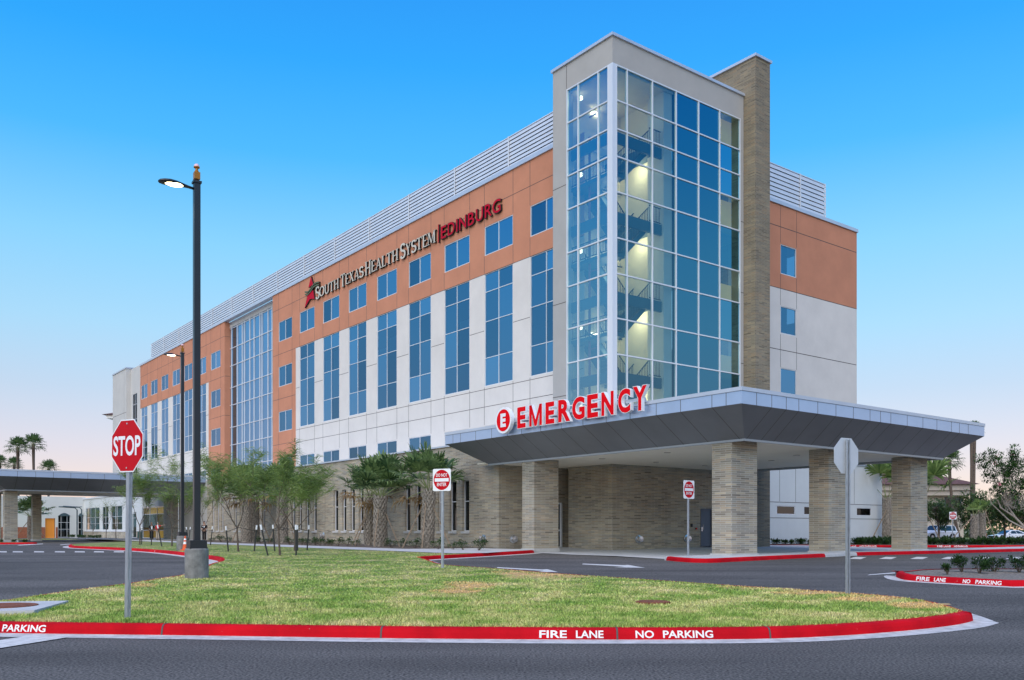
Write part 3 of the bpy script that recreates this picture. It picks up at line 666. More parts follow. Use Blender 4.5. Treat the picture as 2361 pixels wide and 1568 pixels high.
# right-hand end wall (faces the right of the picture)
VB = 39.6
hb = [(55.04, 56.96, 20.14, 22.3), (55.04, 56.96, 15.79, 17.79), (55.04, 56.96, 11.2, 13.27), (55.04, 56.96, 6.8, 8.6)]
m = MB(); wall(m, 'B', VB, 46, 65.0, 6.0, 19.05, hb); m.box(64.99, 65.0, VB+.01, 70, 6, 19.0); part('white_wall', m, WHITE)
m = MB(); wall(m, 'B', VB, 46, 65.0, 19.05, 25.14, hb); TERRB = part('terracotta_wall', m, ORANGE)
for q in hb: window('B', VB, *q, [], [])
j = MB()
for e_ in (55.02, 56.98):
    for z0, z1 in ((8.7, 11.1), (13.3, 15.7), (17.85, 20.1), (22.4, 25.1)): jv('B', VB, e_, z0, z1)
for z in (23.55, 19.05, 14.58, 10.0): jh('B', VB, 47.7, 64.95, z, .025)
merge(j, TERRB, DARKGAP, RO)
# roof slab
m = MB(); m.box(36.4, 64.8, 40.2, 136, 24.6, 25.0); part('roof', m, CONC)
# far end block and pier
PALEG = pm('pale_grey_stucco', (.54, .53, .50), .9, .05, .6, .2, bscale=40)
m = MB(); m.box(35.15, 38, 140.9, 149.0, 5.8, 25.6)
ENDB = part('end_block', m, PALEG)
m = MB(); m.box(35.05, 38.1, 140.8, 149.1, 25.6, 25.8); part('end_block_coping', m, COPING)
j = MB(); jv('A', 35.15, 142.2, 6, 25.5)
for z in (19.05, 14.6, 10.0): jh('A', 35.15, 140.95, 148.95, z, .03)
merge(j, ENDB, DARKGAP, RO)
m = MB(); wall(m, 'A', UF-.04, 135.75, 140.9, 6, 25.45, [(137.4, 139.8, 7, 21.6)]); m.quad((UF-.04, 135.75, 6), (UF-.04, 135.75, 25.45), (UF+.3, 135.75, 25.45), (UF+.3, 135.75, 6)); part('grey_pier', m, PALEG)
window('A', UF-.04, 137.4, 139.8, 7, 21.6, [138.6], [9, 11.2, 13.3, 15.7, 17.8, 20], DARKG)
# ---- glazed stair tower at the corner
UT, VT = 34.6, 35.95
m = MB(); m.box(UT, 46.1, VT, 41.1, 27.5, 29.0); m.box(UT, UT+.5, 39.83, 41.1, 5.2, 27.5); m.box(UT+.5, 36.2, 40.75, 41.1, 5.2, 27.5); m.box(45.78, 46.1, VT, 36.9, 5.2, 27.5)
TOWW = part('tower_wall', m, GREY)
j = MB(); jv('A', UT, 39.85, 27.55, 29.0)
for z in (21.9, 14.95, 9.4): abox(j, 'A', UT, 39.9, 41.1, -.004, .01, z-.02, z+.02)
for z in (21.0, 16.5, 12): abox(j, 'B', VT, 45.8, 46.1, -.004, .01, z-.02, z+.02)
merge(j, TOWW, DARKGAP, RO)
m = MB(); m.box(UT-.1, 46.2, VT-.1, VT+.35, 29.0, 29.16); m.box(UT-.1, UT+.35, VT+.35, 41.2, 29.0, 29.16); m.box(46.0, 46.2, VT+.35, 41.2, 29, 29.16); part('tower_coping', m, COPING)
rz = [6.8, 8.75, 11.28, 13.29, 15.8, 17.8, 20.37, 22.35, 23.9, 25.5, 27.46]
m = MB(); m.box(UT-.02, UT+.27, VT-.02, VT+.32, 5.5, 27.5); 
part('corner_post', m, ALU)
av, bu = [36.30, 37.12, 38.83, 39.80], [34.9, 35.74, 37.79, 39.81, 41.81, 43.77, 45.75]
m = MB()
for a in av: m.box(UT-.03, UT+.12, a-.035, a+.035, 5.5, 27.5)
for z in rz: m.box(UT-.02, UT+.1, 36.27, 39.83, z-.035, z+.035)
for a in bu: m.box(a-.035, a+.035, VT-.03, VT+.12, 5.5, 27.5)
for z in rz: m.box(34.87, 45.78, VT-.02, VT+.1, z-.035, z+.035)
tf = part('tower_glazing', m, ALU)
m = MB(); m.quad((UT+.04, 36.27, 5.5), (UT+.04, 39.83, 5.5), (UT+.04, 39.83, 27.5), (UT+.04, 36.27, 27.5)); m.quad((34.87, VT+.04, 5.5), (39.81, VT+.04, 5.5), (39.81, VT+.04, 27.5), (34.87, VT+.04, 27.5)); part('stair_pane', m, STAIRG, tf)
m = MB(); m.quad((39.81, VT+.04, 5.5), (43.77, VT+.04, 5.5), (43.77, VT+.04, 27.5), (39.81, VT+.04, 27.5))
lit = [(25.5, 27.46), (20.37, 22.35), (15.8, 17.8), (11.28, 13.29)]
zz = [5.5]+[z for q in reversed(lit) for z in q]
for k in range(0, len(zz)-1, 2): m.quad((43.77, VT+.04, zz[k]), (45.75, VT+.04, zz[k]), (45.75, VT+.04, zz[k+1]), (43.77, VT+.04, zz[k+1]))
part('spandrel_pane', m, SPAND, tf)
for z0, z1 in lit: m = MB(); m.quad((43.77, VT+.04, z0), (45.75, VT+.04, z0), (45.75, VT+.04, z1), (43.77, VT+.04, z1)); part('vision_pane', m, STAIRG, tf)
m = MB(); m.box(39.84, 43.7, VT+.3, VT+.35, 5.5, 27.4); m.box(43.7, 43.76, VT+.2, 39.5, 5.5, 27.4); part('spandrel_backing', m, ROOM)
for z0, z1 in lit: m = MB(); m.box(44.75, 45.76, VT+.7, VT+.76, z0-.3, z0+(z1-z0)*(1 if z0 > 20 else .62)); part('yellow_screen', m, YEL)
m = MB(); m.box(43.76, 45.76, 37.9, 38.0, 5.5, 27.4)
for z0, z1 in lit: m.box(43.77, 45.76, VT+.1, 37.9, z0-.62, z0-.4)
part('room_wall', m, CREAM)
# inside of the stair tower: walls, landings, flights, railings, lights
m = MB(); m.box(35.2, 39.75, 40.3, 40.5, 5, 27.5); m.box(39.45, 39.6, 37.6, 40.3, 5, 27.5); part('stair_back_wall', m, CREAM)
m = MB(); m.box(39.0, 39.7, VT+.25, 37.5, 5, 27.5); part('stair_side_wall', m, WHITE)
m = MB(); m.box(UT+.15, 39.7, VT+.15, 40.3, 27.3, 27.45); part('stair_ceiling', m, CREAM)
land, flt, rail, lamp_ = MB(), MB(), MB(), MB()
fl = [5.86+4.53*k for k in range(5)]
def flight(u0, z0, u1, z1, v0, v1):
    n = 12; du, dz = (u1-u0)/n, (z1-z0)/n
    for k in range(n):
        a, b = sorted((u0+k*du, u0+(k+1)*du)); flt.box(a, b, v0+.06, v1-.06, z0+(k+1)*dz-.05, z0+(k+1)*dz)
        a, b = sorted((u0+k*du, u0+k*du+.03)); flt.box(a, b, v0+.06, v1-.06, z0+k*dz, z0+(k+1)*dz-.05)
    for v in (v0, v1-.05): flt.prism([(u0, z0-.34), (u1, z1-.34), (u1, z1+.06), (u0, z0+.06)], v, v+.05, lambda a, b, d_: (a, d_, b))
    for v in (v0+.02, v1-.02):
        for h_ in (1.0, .15): rail.tube([(u0, v, z0+h_), (u1, v, z1+h_)], .036, 5)
        for k in range(18): t = (k+.5)/18; u_, z_ = u0+(u1-u0)*t, z0+(z1-z0)*t; rail.tube([(u_, v, z_+.15), (u_, v, z_+1)], .017, 4)
def hrail(p, q, z):
    p, q = Vector(p), Vector(q); n = int((q-p).length/.12)
    for h_ in (1.0, .12): rail.tube([(*p, z+h_), (*q, z+h_)], .034, 5)
    for k in range(n+1): r_ = p+(q-p)*(k/n); rail.tube([(*r_, z+.12), (*r_, z+1)], .016, 4)
for k, z in enumerate(fl):
    land.box(38.0, 39.4, 36.4, 40.2, z-.2, z); land.box(34.95, 39.0, 36.35, 36.5, z-.62, z); land.box(34.95, 35.1, 36.35, 40.2, z-.62, z)
    land.box(35.1, 38.0, 36.5, 36.95, z-.14, z-.02)
    land.box(34.95, 36.1, 36.5, 40.2, z+2.06, z+2.265) if k < 4 else None
    hrail((38.05, 36.45), (39.3, 36.45), z)
    if k < 4:
        hrail((35.0, 36.6), (35.0, 40.0), z+2.265); hrail((35.0, 36.6), (36.0, 36.6), z+2.265)
        flight(38.3, z, 35.95, z+2.265, 38.6, 39.9)          # lower flight, at the back
        flight(35.95, z+2.265, 38.3, z+4.53, 36.75, 38.0)    # upper flight, near the glass
        rail.tube([(36.1, 40.1, z+2.9), (39.4, 40.1, z+3.0)], .05, 5)
    lamp_.box(36.9, 37.5, 40.16, 40.28, z+2.9, z+3.1); lamp_.box(35.15, 35.3, 39.2, 39.5, z+2.9, z+3.1)
part('stair_landings', land, TEAL); part('stair_flights', flt, TEAL); part('stair_railings', rail, SBLACK); part('stair_lights', lamp_, SCONCE)
m = MB(); m.tube([(35.25, 38.55, 5.6), (35.25, 38.55, 24.4)], .075, 8)
for z in fl: m.tube([(35.25, 38.55, z+1.6), (35.25, 38.0, z+1.6)], .05, 6)
part('standpipe', m, PIPE)
for k, z in enumerate(fl):
    for (u_, v_, en) in ((38.75, 38.35, 105), (36.6, 38.3, 95), (37.6, 40.05, 16)):
        l = bpy.data.lights.new('stair_lamp', 'POINT'); l.energy = en if k < 4 else en*.5; l.color = (1, .82, .55); l.shadow_soft_size = .5
        lo_ = bpy.data.objects.new('stair_lamp', l); COL.objects.link(lo_); lo_.location = W(u_, v_, z+(3.9 if u_ > 38 else 1.5 if v_ < 40 else 2.9))
for z0, z1 in lit:
    l = bpy.data.lights.new('room_lamp', 'POINT'); l.energy = 22; l.color = (1, .85, .6); l.shadow_soft_size = .2
    lo_ = bpy.data.objects.new('room_lamp', l); COL.objects.link(lo_); lo_.location = W(44.4, 37.2, z1-.2)
# brick pillar beside the tower
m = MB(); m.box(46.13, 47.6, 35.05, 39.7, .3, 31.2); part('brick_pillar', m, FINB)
m = MB(); m.box(46.03, 47.7, 34.95, 39.7, 31.2, 31.36); part('pillar_coping', m, COPING)
# ---- brick podium
pw = [(61.23, 60.45), (59.83, 59.14), (58.5, 57.81), (57.18, 56.48), (50.77, 50.05), (49.46, 48.78), (46.77, 46.04), (45.43, 44.68), (44.05, 43.33),
      (88.1, 87.45), (86.75, 86.1), (85.5, 84.85), (82.0, 81.3), (80.6, 79.9), (76.5, 75.8), (75.2, 74.5), (68.85, 68.15), (67.55, 66.9), (66.2, 65.5), (64.87, 64.15)]
pw = [(b, a) for a, b in pw]
m = MB(); wall(m, 'A', 30.0, 40.4, 89.5, .2, 6.5, [(a, b, 1.34, 4.4) for a, b in pw], .3)
m.quad((30, 40.4, .2), (30, 40.4, 6.5), (35.8, 40.4, 6.5), (35.8, 40.4, .2)); m.quad((30, 89.5, .2), (30, 89.5, 6.5), (35.8, 89.5, 6.5), (35.8, 89.5, .2))
PODI = part('brick_podium', m, BRICK)
for k, (a, b) in enumerate(pw):
    window('A', 30.0, a, b, 1.34, 4.4, [], [3.14], DARKG, d_=.2, name='slit_window', sill=CONC)
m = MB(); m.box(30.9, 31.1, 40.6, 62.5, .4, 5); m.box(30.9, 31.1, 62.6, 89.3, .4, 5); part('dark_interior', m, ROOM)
for k in (0, 2, 3, 11, 12, 14, 17, 19): a, b = pw[k]; m = MB(); m.box(30.5, 30.56, a, b, 1.34, 3.1); part('lit_blind', m, YEL)
m = MB(); m.box(29.9, UF, 40.3, 89.6, 6.5, 6.6); part('podium_coping', m, COPING)
j = MB()
for a in (53.6, 62.67, 71.5): abox(j, 'A', 30.0, a-.012, a+.012, -.003, .01, .3, 6.5)
merge(j, PODI, DARKGAP, RO)
# walls under the canopy
m = MB(); wall(m, 'A', UT, VT+.02, 39.68, .2, 5.6, []); wall(m, 'B', VT+.02, UT, 46.1, .2, 5.6, [(42.0, 43.1, .2, 2.72)], .15)
m.quad((UT, 39.68, .2), (UT, 39.68, 5.6), (35.7, 39.68, 5.6), (35.7, 39.68, .2)); wall(m, 'A', 35.7, 39.68, 40.4, .2, 5.6, []); part('brick_wall', m, BRICK)
dd = MB(); dd.box(42.06, 43.04, VT+.08, VT+.14, .42, 2.66); door = part('steel_door', dd, BLUED)
m = MB(); m.box(42.0, 42.06, VT-.01, VT+.12, .4, 2.72); m.box(43.04, 43.1, VT-.01, VT+.12, .4, 2.72); m.box(42.06, 43.04, VT-.01, VT+.12, 2.66, 2.72); part('door_frame', m, BLUED, door)
m = MB(); m.tube([(42.18, VT+.0, 1.42), (42.18, VT-.03, 1.42), (42.18, VT-.03, 1.75), (42.18, VT+.0, 1.75)], .016, 6); m.box(42.12, 42.24, VT+.05, VT+.09, 1.35, 1.6); part('door_handle', m, CHROME, door)
m = MB(); m.box(31.75, 31.85, 40.3, 40.42, .4, 3.0); m.box(33.2, 33.3, 40.3, 40.42, .4, 3.0); m.box(34.5, 34.62, 40.25, 40.42, .4, 3.0); m.box(31.75, 34.62, 40.3, 40.42, 2.95, 3.05); m.box(31.85, 34.5, 40.3, 40.42, 1.35, 1.45); gd = part('glass_door', m, ALU)
m = MB(); m.box(31.85, 34.5, 40.35, 40.37, .45, 2.95); part('pane', m, DARKG, gd)
m = MB(); m.box(41.1, 41.22, VT-.05, VT+.02, 1.6, 1.8); m.box(41.5, 41.62, VT-.05, VT+.02, 1.45, 1.55); part('door_control', m, SBLACK)
m = MB(); m.box(41.51, 41.61, VT-.07, VT-.05, 1.46, 1.54); part('alarm_button', m, LRED)
def vent(loc, ax):
    m = MB()
    f = (lambda p: (loc[0]-p[2], loc[1]+p[0], loc[2]+p[1])) if ax == 'A' else (lambda p: (loc[0]+p[0], loc[1]-p[2], loc[2]+p[1]))
    t_ = MB(); t_.lathe([(.24, 0), (.24, .05), (.15, .08), (.13, .22), (.17, .25), (.17, .28), (.02, .29)], 18); m.add(t_.v, t_.f, f); part('hose_connection', m, CHROME, smooth=False)
vent((30, 41.8, .92), 'A'); vent((36.6, VT, .9), 'B'); vent((31.0, 40.4, .9), 'B'); vent((40.7, VT, .9), 'B'); vent((30, 62.9, 1.0), 'A')
# ------------------------------------------------------------------ canopies
def canopy(name, label, UF_, VF_, US_, VS_, uR_up, uR_lo, vL_up, vL_lo, jA, jB, cols, roofs, ceil, aclip=None, downs=()):
    """flat roof with a pale metal fascia and dark soffit sloping inwards to a ceiling on brick columns; A side faces -u, B side faces -v"""
    org = (UF_, VF_, .4); t = thing(name, label, 'canopy', W(*org), A)
    pt = lambda n, m, mat, **k: m.build(n, mat, t, org, **k)
    Z0, Z1, Z2, ZL = 6.2, 6.68, 6.84, 5.08
    m = MB()
    m.box(UF_, UF_+.12, VF_, vL_up, Z0, Z1); m.box(UF_+.12, uR_up, VF_, VF_+.12, Z0, Z1); m.box(uR_up-.12, uR_up, VF_+.12, ceil[3]+.5, Z0, Z1)
    m.box(UF_+.12, aclip or 30, vL_up-.12, vL_up, Z0, Z1)
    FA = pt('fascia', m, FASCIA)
    m = MB(); m.box(UF_-.03, UF_+.25, VF_-.03, vL_up+.03, Z1+.012, Z2); m.box(UF_+.25, uR_up+.03, VF_-.03, VF_+.25, Z1+.012, Z2); m.box(uR_up-.2, uR_up+.03, VF_+.25, ceil[3]+.5, Z1+.012, Z2); m.box(UF_+.25, aclip or 30, vL_up-.2, vL_up+.03, Z1+.012, Z2)
    pt('coping', m, COPING)
    m = MB()
    for r_ in roofs: m.box(*r_, Z0+.25, Z1-.05)
    pt('roof_deck', m, CONC)
    m = MB()
    m.quad((UF_, VF_, Z0), (UF_, vL_up, Z0), (US_, vL_lo, ZL), (US_, VS_, ZL))
    m.quad((UF_, VF_, Z0), (uR_up, VF_, Z0), (uR_lo, VS_, ZL), (US_, VS_, ZL))
    a2 = aclip or 30
    m.quad((UF_, vL_up, Z0), (a2, vL_up, Z0), (a2, vL_lo, ZL), (US_, vL_lo, ZL))
    m.quad((uR_up, VF_, Z0), (uR_up, ceil[3]+.5, Z0), (uR_lo, ceil[3]+.5, ZL), (uR_lo, VS_, ZL))
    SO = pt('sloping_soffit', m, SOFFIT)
    m = MB()
    m.box(US_, US_+.10, VS_, vL_lo, ZL-.09, ZL+.02); m.box(US_+.1, uR_lo, VS_, VS_+.10, ZL-.09, ZL+.02); m.box(uR_lo-.1, uR_lo, VS_+.1, ceil[3]+.4, ZL-.09, ZL+.02)
    pt('soffit_trim', m, RIM)
    m = MB(); m.box(ceil[0], ceil[1], ceil[2], ceil[3], ZL+.03, ZL+.12); pt('ceiling', m, CEIL)
    m = MB()
    for u, v in downs: m.lathe([(.16, 0), (.16, .03), (.10, .03)], 14, (u, v, ZL))
    if downs: pt('recessed_downlights', m, DOWNL)
    m, mq = MB(), MB()
    for v in jA:
        m.box(UF_-.004, UF_+.01, v-.012, v+.012, Z0, Z1)
        k = (v-VF_)/(vL_up-VF_)
        vl = min(max(v, VS_), vL_lo)
        q = .004
        if VS_ < v < vL_lo: mq.quad((UF_, v-.014, Z0-q), (UF_, v+.014, Z0-q), (US_, v+.014, ZL-q), (US_, v-.014, ZL-q))
    for u in jB:
        m.box(u-.012, u+.012, VF_-.004, VF_+.01, Z0, Z1)
        if US_ < u < uR_lo: mq.quad((u-.014, VF_, Z0-.004), (u+.014, VF_, Z0-.004), (u+.014, VS_, ZL-.004), (u-.014, VS_, ZL-.004))
    merge(m, FA, DARKGAP, org); merge(mq, SO, DARKGAP, org)
    for u0, u1, v0, v1 in cols:
        m = MB(); m.box(u0, u1, v0, v1, .38, ZL+.02); m_ = pt('brick_column', m, BRICK)
        m = MB(); m.box(u0-.05, u1+.05, v0-.05, v1+.05, .2, .46); m.build('plinth', CONC, m_, org)
    return t
canopy('emergency_canopy', 'grey metal emergency canopy on four visible brick columns at the building corner', 27.2, 21.3, 28.9, 22.5, 46.6, 44.8, 41.6, 39.9,
       [40.85, 40.12, 38.68, 37.24, 35.9, 34.72, 33.23, 31.71, 30.19, 28.66, 27.18, 25.66, 24.33, 22.72, 22.03], [28.1, 29.04, 29.97, 30.8, 32.1, 33.4, 34.7, 36.0, 36.85, 37.7, 39.1, 40.5, 41.8, 43.2, 44.0, 44.9],
       [(28.95, 30.6, 23.17, 24.18), (28.95, 30.6, 35.9, 36.9), (35.75, 37.4, 23.17, 24.18), (42.85, 44.5, 23.17, 24.18)],
       [(27.3, 46.5, 21.4, 35.85), (27.3, 29.9, 35.85, 41.5), (29.9, 34.5, 35.85, 40.3)], (28.95, 44.75, 22.55, 41.0), 30.0, [(31.5, 33.5), (31.5, 29.0), (35.5, 33.5), (35.5, 29), (39.5, 33.5), (39.5, 29), (33.5, 26.2), (37.7, 26.2)])
canopy('entrance_canopy', 'low grey metal canopy over the main entrance at the far left', 10.9, 90.0, 12.5, 91.7, 30.0, 29.9, 106.5, 104.9,
       [92+2.4*k for k in range(6)], [11.8+1.45*k for k in range(13)], [(12.6, 13.65, 92.6, 93.8), (12.6, 13.65, 102.5, 103.7), (16.5, 17.3, 102.6, 103.6)],
       [(11, 29.95, 90.1, 106.4)], (12.6, 29.9, 91.8, 105.0), 29.95, [(17, 95), (22, 95), (27, 95), (17, 100), (22, 100), (27, 100)])
# ------------------------------------------------------------------ emergency sign
def letters(t, org, ax, pl_, spec, body, face, ext, faceoff, bold=.04):
    for ch, v0, v1, z0, z1, mats in spec:
        if ch == 'M':
            ga = v0-v1; st_ = .19*ga; P4 = [[(0, 0), (st_, 0), (st_, h__), (0, h__)] for h__ in (z1-z0,)]+[[(ga-st_, 0), (ga, 0), (ga, z1-z0), (ga-st_, z1-z0)], [(st_, z1-z0), (st_*.5, z1-z0), (st_*.6, (z1-z0)*.8), (ga/2-st_*.45, 0), (ga/2, 0), (ga/2, (z1-z0)*.30)], [(ga-st_, z1-z0), (ga-st_*.5, z1-z0), (ga-st_*.6, (z1-z0)*.8), (ga/2+st_*.45, 0), (ga/2, 0), (ga/2, (z1-z0)*.30)]]
            m, m2 = MB(), MB()
            for q in P4: m.prism([(v0-a, z0+b) for a, b in q], pl_, pl_-ext, lambda a, b, d_: (d_, a, b)); m2.quad(*[(pl_-ext-faceoff, v0-ga/2-(a-ga/2)*.94, z0+(z1-z0)/2+(b-(z1-z0)/2)*.95) for a, b in q])
            b_ = m.build('letter', mats[0], t, org); m2.build('letter_face', mats[1], b_, org, fixn=False); continue
        bo = bold; v, f = text_mesh(ch, .5, bo)
        w_, h_ = abs(v1-v0), z1-z0
        vv = fit(v, w_, h_)
        m = MB(); m.add(vv, f, lambda p: (pl_-(p[2]+.5)*ext, v0-p[0], z0+p[1])); b_ = m.build('letter', mats[0], t, org)
        v, f = text_mesh(ch, 0, bo*.6); vv = fit(v, w_-.05, h_-.05)
        m = MB(); m.add(vv, f, lambda p: (pl_-ext-faceoff, v0-.025-p[0], z0+.025+p[1])); m.build('letter_face', mats[1], b_, org, fixn=False)
org = (27.0, 31, 6.3); es = thing('emergency_sign', 'large red channel letters reading EMERGENCY standing on the canopy edge', 'sign', W(*org), A)
xs = [(640, 702), (722, 815), (835, 900), (922, 1010), (1018, 1110), (1122, 1202), (1220, 1310), (1335, 1425), (1437, 1538)]
sp_ = []
for ch, (a, b) in zip('EMERGENCY', xs): sp_.append((ch, pu(978.2+a/2.9925, 960, 26.85)[0], pu(978.2+b/2.9925, 960, 26.85)[0], 6.40, 7.48, (SWHITE, LRED)))
letters(es, org, 'A', 27.02, sp_, None, None, .17, .006, .065)
def disc(r, d0, d1, n=32): return lambda: None
m = MB(); c0 = (35.74, 6.94)
cir = lambda r: [(c0[0]+r*math.cos(2*math.pi*k/36), c0[1]+r*math.sin(2*math.pi*k/36)) for k in range(36)]
m.prism(cir(.66), 27.02, 26.83, lambda a, b, d_: (d_, a, b)); eb = m.build('emblem_disc', SWHITE, es, org)
m = MB(); m.prism(cir(.55), 26.828, 26.82, lambda a, b, d_: (d_, a, b)); m.build('emblem_face', LRED, eb, org)
v, f = text_mesh('E', 0, .05); v = fit(v, .44, .68); m = MB(); m.add(v, f, lambda p: (26.812, c0[0]+.22-p[0], c0[1]-.34+p[1])); m.build('emblem_letter', SWHITE, eb, org, fixn=False)
m = MB(); m.box(27.05, 27.16, 26.2, 36.3, 6.86, 7.0); m.box(27.05, 27.2, 26.2, 26.3, 6.8, 6.9); m.build('raceway', COPING, es, org)
# ------------------------------------------------------------------ wall sign with serif letters
def arc(cx, cy, rx, ry, a0, a1, n=14): return [(cx+rx*math.cos(R(a0+(a1-a0)*k/n)), cy+ry*math.sin(R(a0+(a1-a0)*k/n))) for k in range(n+1)]
def stroke(p, w0, w1=None):                                # a polyline drawn with a pen that is w0 wide for vertical runs and w1 for level ones
    w1 = w1 or w0; P_ = [Vector(q) for q in p]; L_, R_ = [], []
    for i, q in enumerate(P_):
        t = (P_[min(i+1, len(P_)-1)]-P_[max(i-1, 0)]).normalized(); w_ = w0*abs(t.y)+w1*abs(t.x); n_ = Vector((-t.y, t.x))*w_/2
        L_.append(q+n_); R_.append(q-n_)
    return [[tuple(L_[i]), tuple(L_[i+1]), tuple(R_[i+1]), tuple(R_[i])] for i in range(len(P_)-1)]
def serif(x, y, w_=.26, h_=.05): return [[(x-w_/2, y), (x+w_/2, y), (x+w_/2, y+h_), (x-w_/2, y+h_)]]
TH, TN = .15, .06
def glyph(c):
    s = []
    st = lambda x, a=0, b=1, w_=TH: [[(x-w_/2, a), (x+w_/2, a), (x+w_/2, b), (x-w_/2, b)]]
    if c == 'S': s = stroke(arc(.33, .74, .25, .22, 20, 250, 14)+arc(.33, .27, .28, .24, 70, -160, 14), TH, .10); w_ = .66
    elif c == 'O': s = stroke(arc(.44, .5, .36, .46, 0, 360, 28), TH, .06); w_ = .9
    elif c == 'U': s = st(.16, .3)+stroke([(.16, .32)]+arc(.43, .32, .27, .28, 180, 360, 14)+[(.70, 1)], .12, .08)+serif(.16, .95)+serif(.70, .95, .22); w_ = .86
    elif c == 'T': s = st(.38)+[[(.02, .93), (.74, .93), (.74, 1), (.02, 1)], [(.02, .78), (.06, .78), (.08, 1), (.02, 1)], [(.70, .78), (.74, .78), (.74, 1), (.68, 1)]]+serif(.38, 0, .34); w_ = .78
    elif c == 'H': s = st(.16)+st(.68)+[[(.16, .47), (.68, .47), (.68, .54), (.16, .54)]]
    if c == 'H':
        for x in (.16, .68): s += serif(x, 0, .3)+serif(x, .95, .3)
        w_ = .86
    elif c == 'E': s = st(.16)+[[(.16, .93), (.58, .93), (.58, 1), (.16, 1)], [(.16, .47), (.5, .47), (.5, .54), (.16, .54)], [(.16, 0), (.62, 0), (.62, .07), (.16, .07)], [(.54, .8), (.58, .8), (.58, 1), (.54, 1)], [(.57, 0), (.62, 0), (.64, .22), (.60, .22)]]+serif(.12, 0, .22)+serif(.12, .95, .22); w_ = .66
    elif c == 'L': s = st(.16)+[[(.16, 0), (.62, 0), (.62, .07), (.16, .07)], [(.57, 0), (.62, 0), (.64, .24), (.60, .24)]]+serif(.12, 0, .22)+serif(.16, .95, .3); w_ = .66
    elif c == 'A': s = [[(.10, 0), (.16, 0), (.44, .96), (.38, 1)], [(.62, 0), (.78, 0), (.46, 1), (.34, 1)], [(.22, .30), (.62, .30), (.62, .36), (.22, .36)]]+serif(.13, 0, .26)+serif(.70, 0, .3); w_ = .86
    elif c == 'X': s = [[(.08, 1), (.26, 1), (.76, 0), (.58, 0)], [(.10, 0), (.17, 0), (.70, 1), (.63, 1)]]+serif(.14, 0, .24)+serif(.66, 0, .3)+serif(.17, .95, .3)+serif(.66, .95, .24); w_ = .84
    elif c == 'Y': s = st(.40, 0, .48)+[[(.06, 1), (.23, 1), (.47, .46), (.33, .46)], [(.64, 1), (.70, 1), (.46, .46), (.38, .46)]]+serif(.40, 0, .32)+serif(.15, .95, .28)+serif(.67, .95, .22); w_ = .8
    elif c == 'M': s = st(.12, 0, 1, .07)+st(.86)+[[(.09, 1), (.26, 1), (.54, .08), (.46, .08)], [(.80, 1), (.88, 1), (.54, .08), (.46, .08)]]+serif(.12, 0, .24)+serif(.86, 0, .3)+serif(.13, .95, .2)+serif(.88, .95, .26); w_ = 1.02
    return s, w_
org = (UF, 64, 22.7); wsn = thing('wall_sign', 'hospital name in dark edged serif letters and crimson capitals on the terracotta band', 'sign', W(*org), A)
SP = UF-.17
def word(s, v0, v1, z0, zc, zs):
    ws = [glyph(c)[1]*(1.06 if i == 0 else 1) for i, c in enumerate(s)]; k = (v0-v1)/sum(ws); v_ = v0
    for i, c in enumerate(s):
        polys, w_ = glyph(c); kk = k*(1.06 if i == 0 else 1); hh = (zc if i == 0 else zs)-z0; base = z0-(.06 if i == 0 else 0); hh += .06 if i == 0 else 0
        m, m2 = MB(), MB()
        for q in polys:
            g = [(v_-a*kk, base+b*hh) for a, b in q]
            m.prism(g, SP, UF-.012, lambda a, b, d_: (d_, a, b))
            m2.quad(*[(SP-.006, a, b) for a, b in g])
        o = m.build('letter', SBLACK, wsn, org); m2.build('letter_face', LIVORY, o, org, fixn=False); v_ -= ws[i]*k
word('SOUTH', 76.42, 71.66, 22.8, 23.86, 23.7); word('TEXAS', 71.36, 67.1, 22.8, 23.86, 23.7); word('HEALTH', 66.83, 61.3, 22.8, 23.9, 23.72); word('SYSTEM', 61.0, 55.85, 22.8, 23.9, 23.74)
m = MB(); m.box(SP, UF-.012, 55.40, 55.50, 22.64, 23.99); o = m.build('divider_bar', SBLACK, wsn, org); m = MB(); m.box(SP-.006, SP, 55.41, 55.49, 22.66, 23.97); m.build('bar_face', LCRIM, o, org)
ew = [.68, .86, .20, .86, .76, .82, .80, .92]; gp = .17; v_ = 55.12; k = (55.12-47.75)/(sum(ew)+gp*6.2); sp_ = []
for c, q in zip('EDINBURG', ew): sp_.append((c, v_, v_-q*k, 22.78, 23.72, (SBLACK, LCRIM))); v_ -= (q+(gp if c != 'R' else .03))*k
letters(wsn, org, 'A', UF-.02, sp_, None, None, .15, .006, .012)
zs_ = lambda x, y: pu(663.8+x/4.5055, 419.2+y/4.5055, SP)
em = MB(); ef = MB()
for poly in ([(240, 985), (213, 1100), (262, 1066)], [(203, 1182), (262, 1125), (277, 1215), (228, 1217), (174, 1312)]):
    g = [zs_(*q) for q in poly]; em.prism(g, SP, UF-.012, lambda a, b, d_: (d_, a, b)); ef.quad(*[(SP-.006, a, b) for a, b in g])
o = em.build('star_emblem', SBLACK, wsn, org); ef.build('star_face', LCRIM, o, org, fixn=False)
em = MB(); ef = MB()
for off in (0, 26):
    up = [(180, 1140+off*.9), (212, 1138+off), (240, 1105+off), (268, 1060+off), (300, 1040+off), (327, 1036+off)]; lo_ = [(x, y+15) for x, y in up]
    for i in range(5):
        g = [zs_(*q) for q in (up[i], up[i+1], lo_[i+1], lo_[i])]; em.prism(g, SP-.05, UF-.05, lambda a, b, d_: (d_, a, b)); ef.quad(*[(SP-.056, a, b) for a, b in g])
o = em.build('emblem_swoosh', SBLACK, wsn, org); ef.build('swoosh_face', LGREEN, o, org, fixn=False)
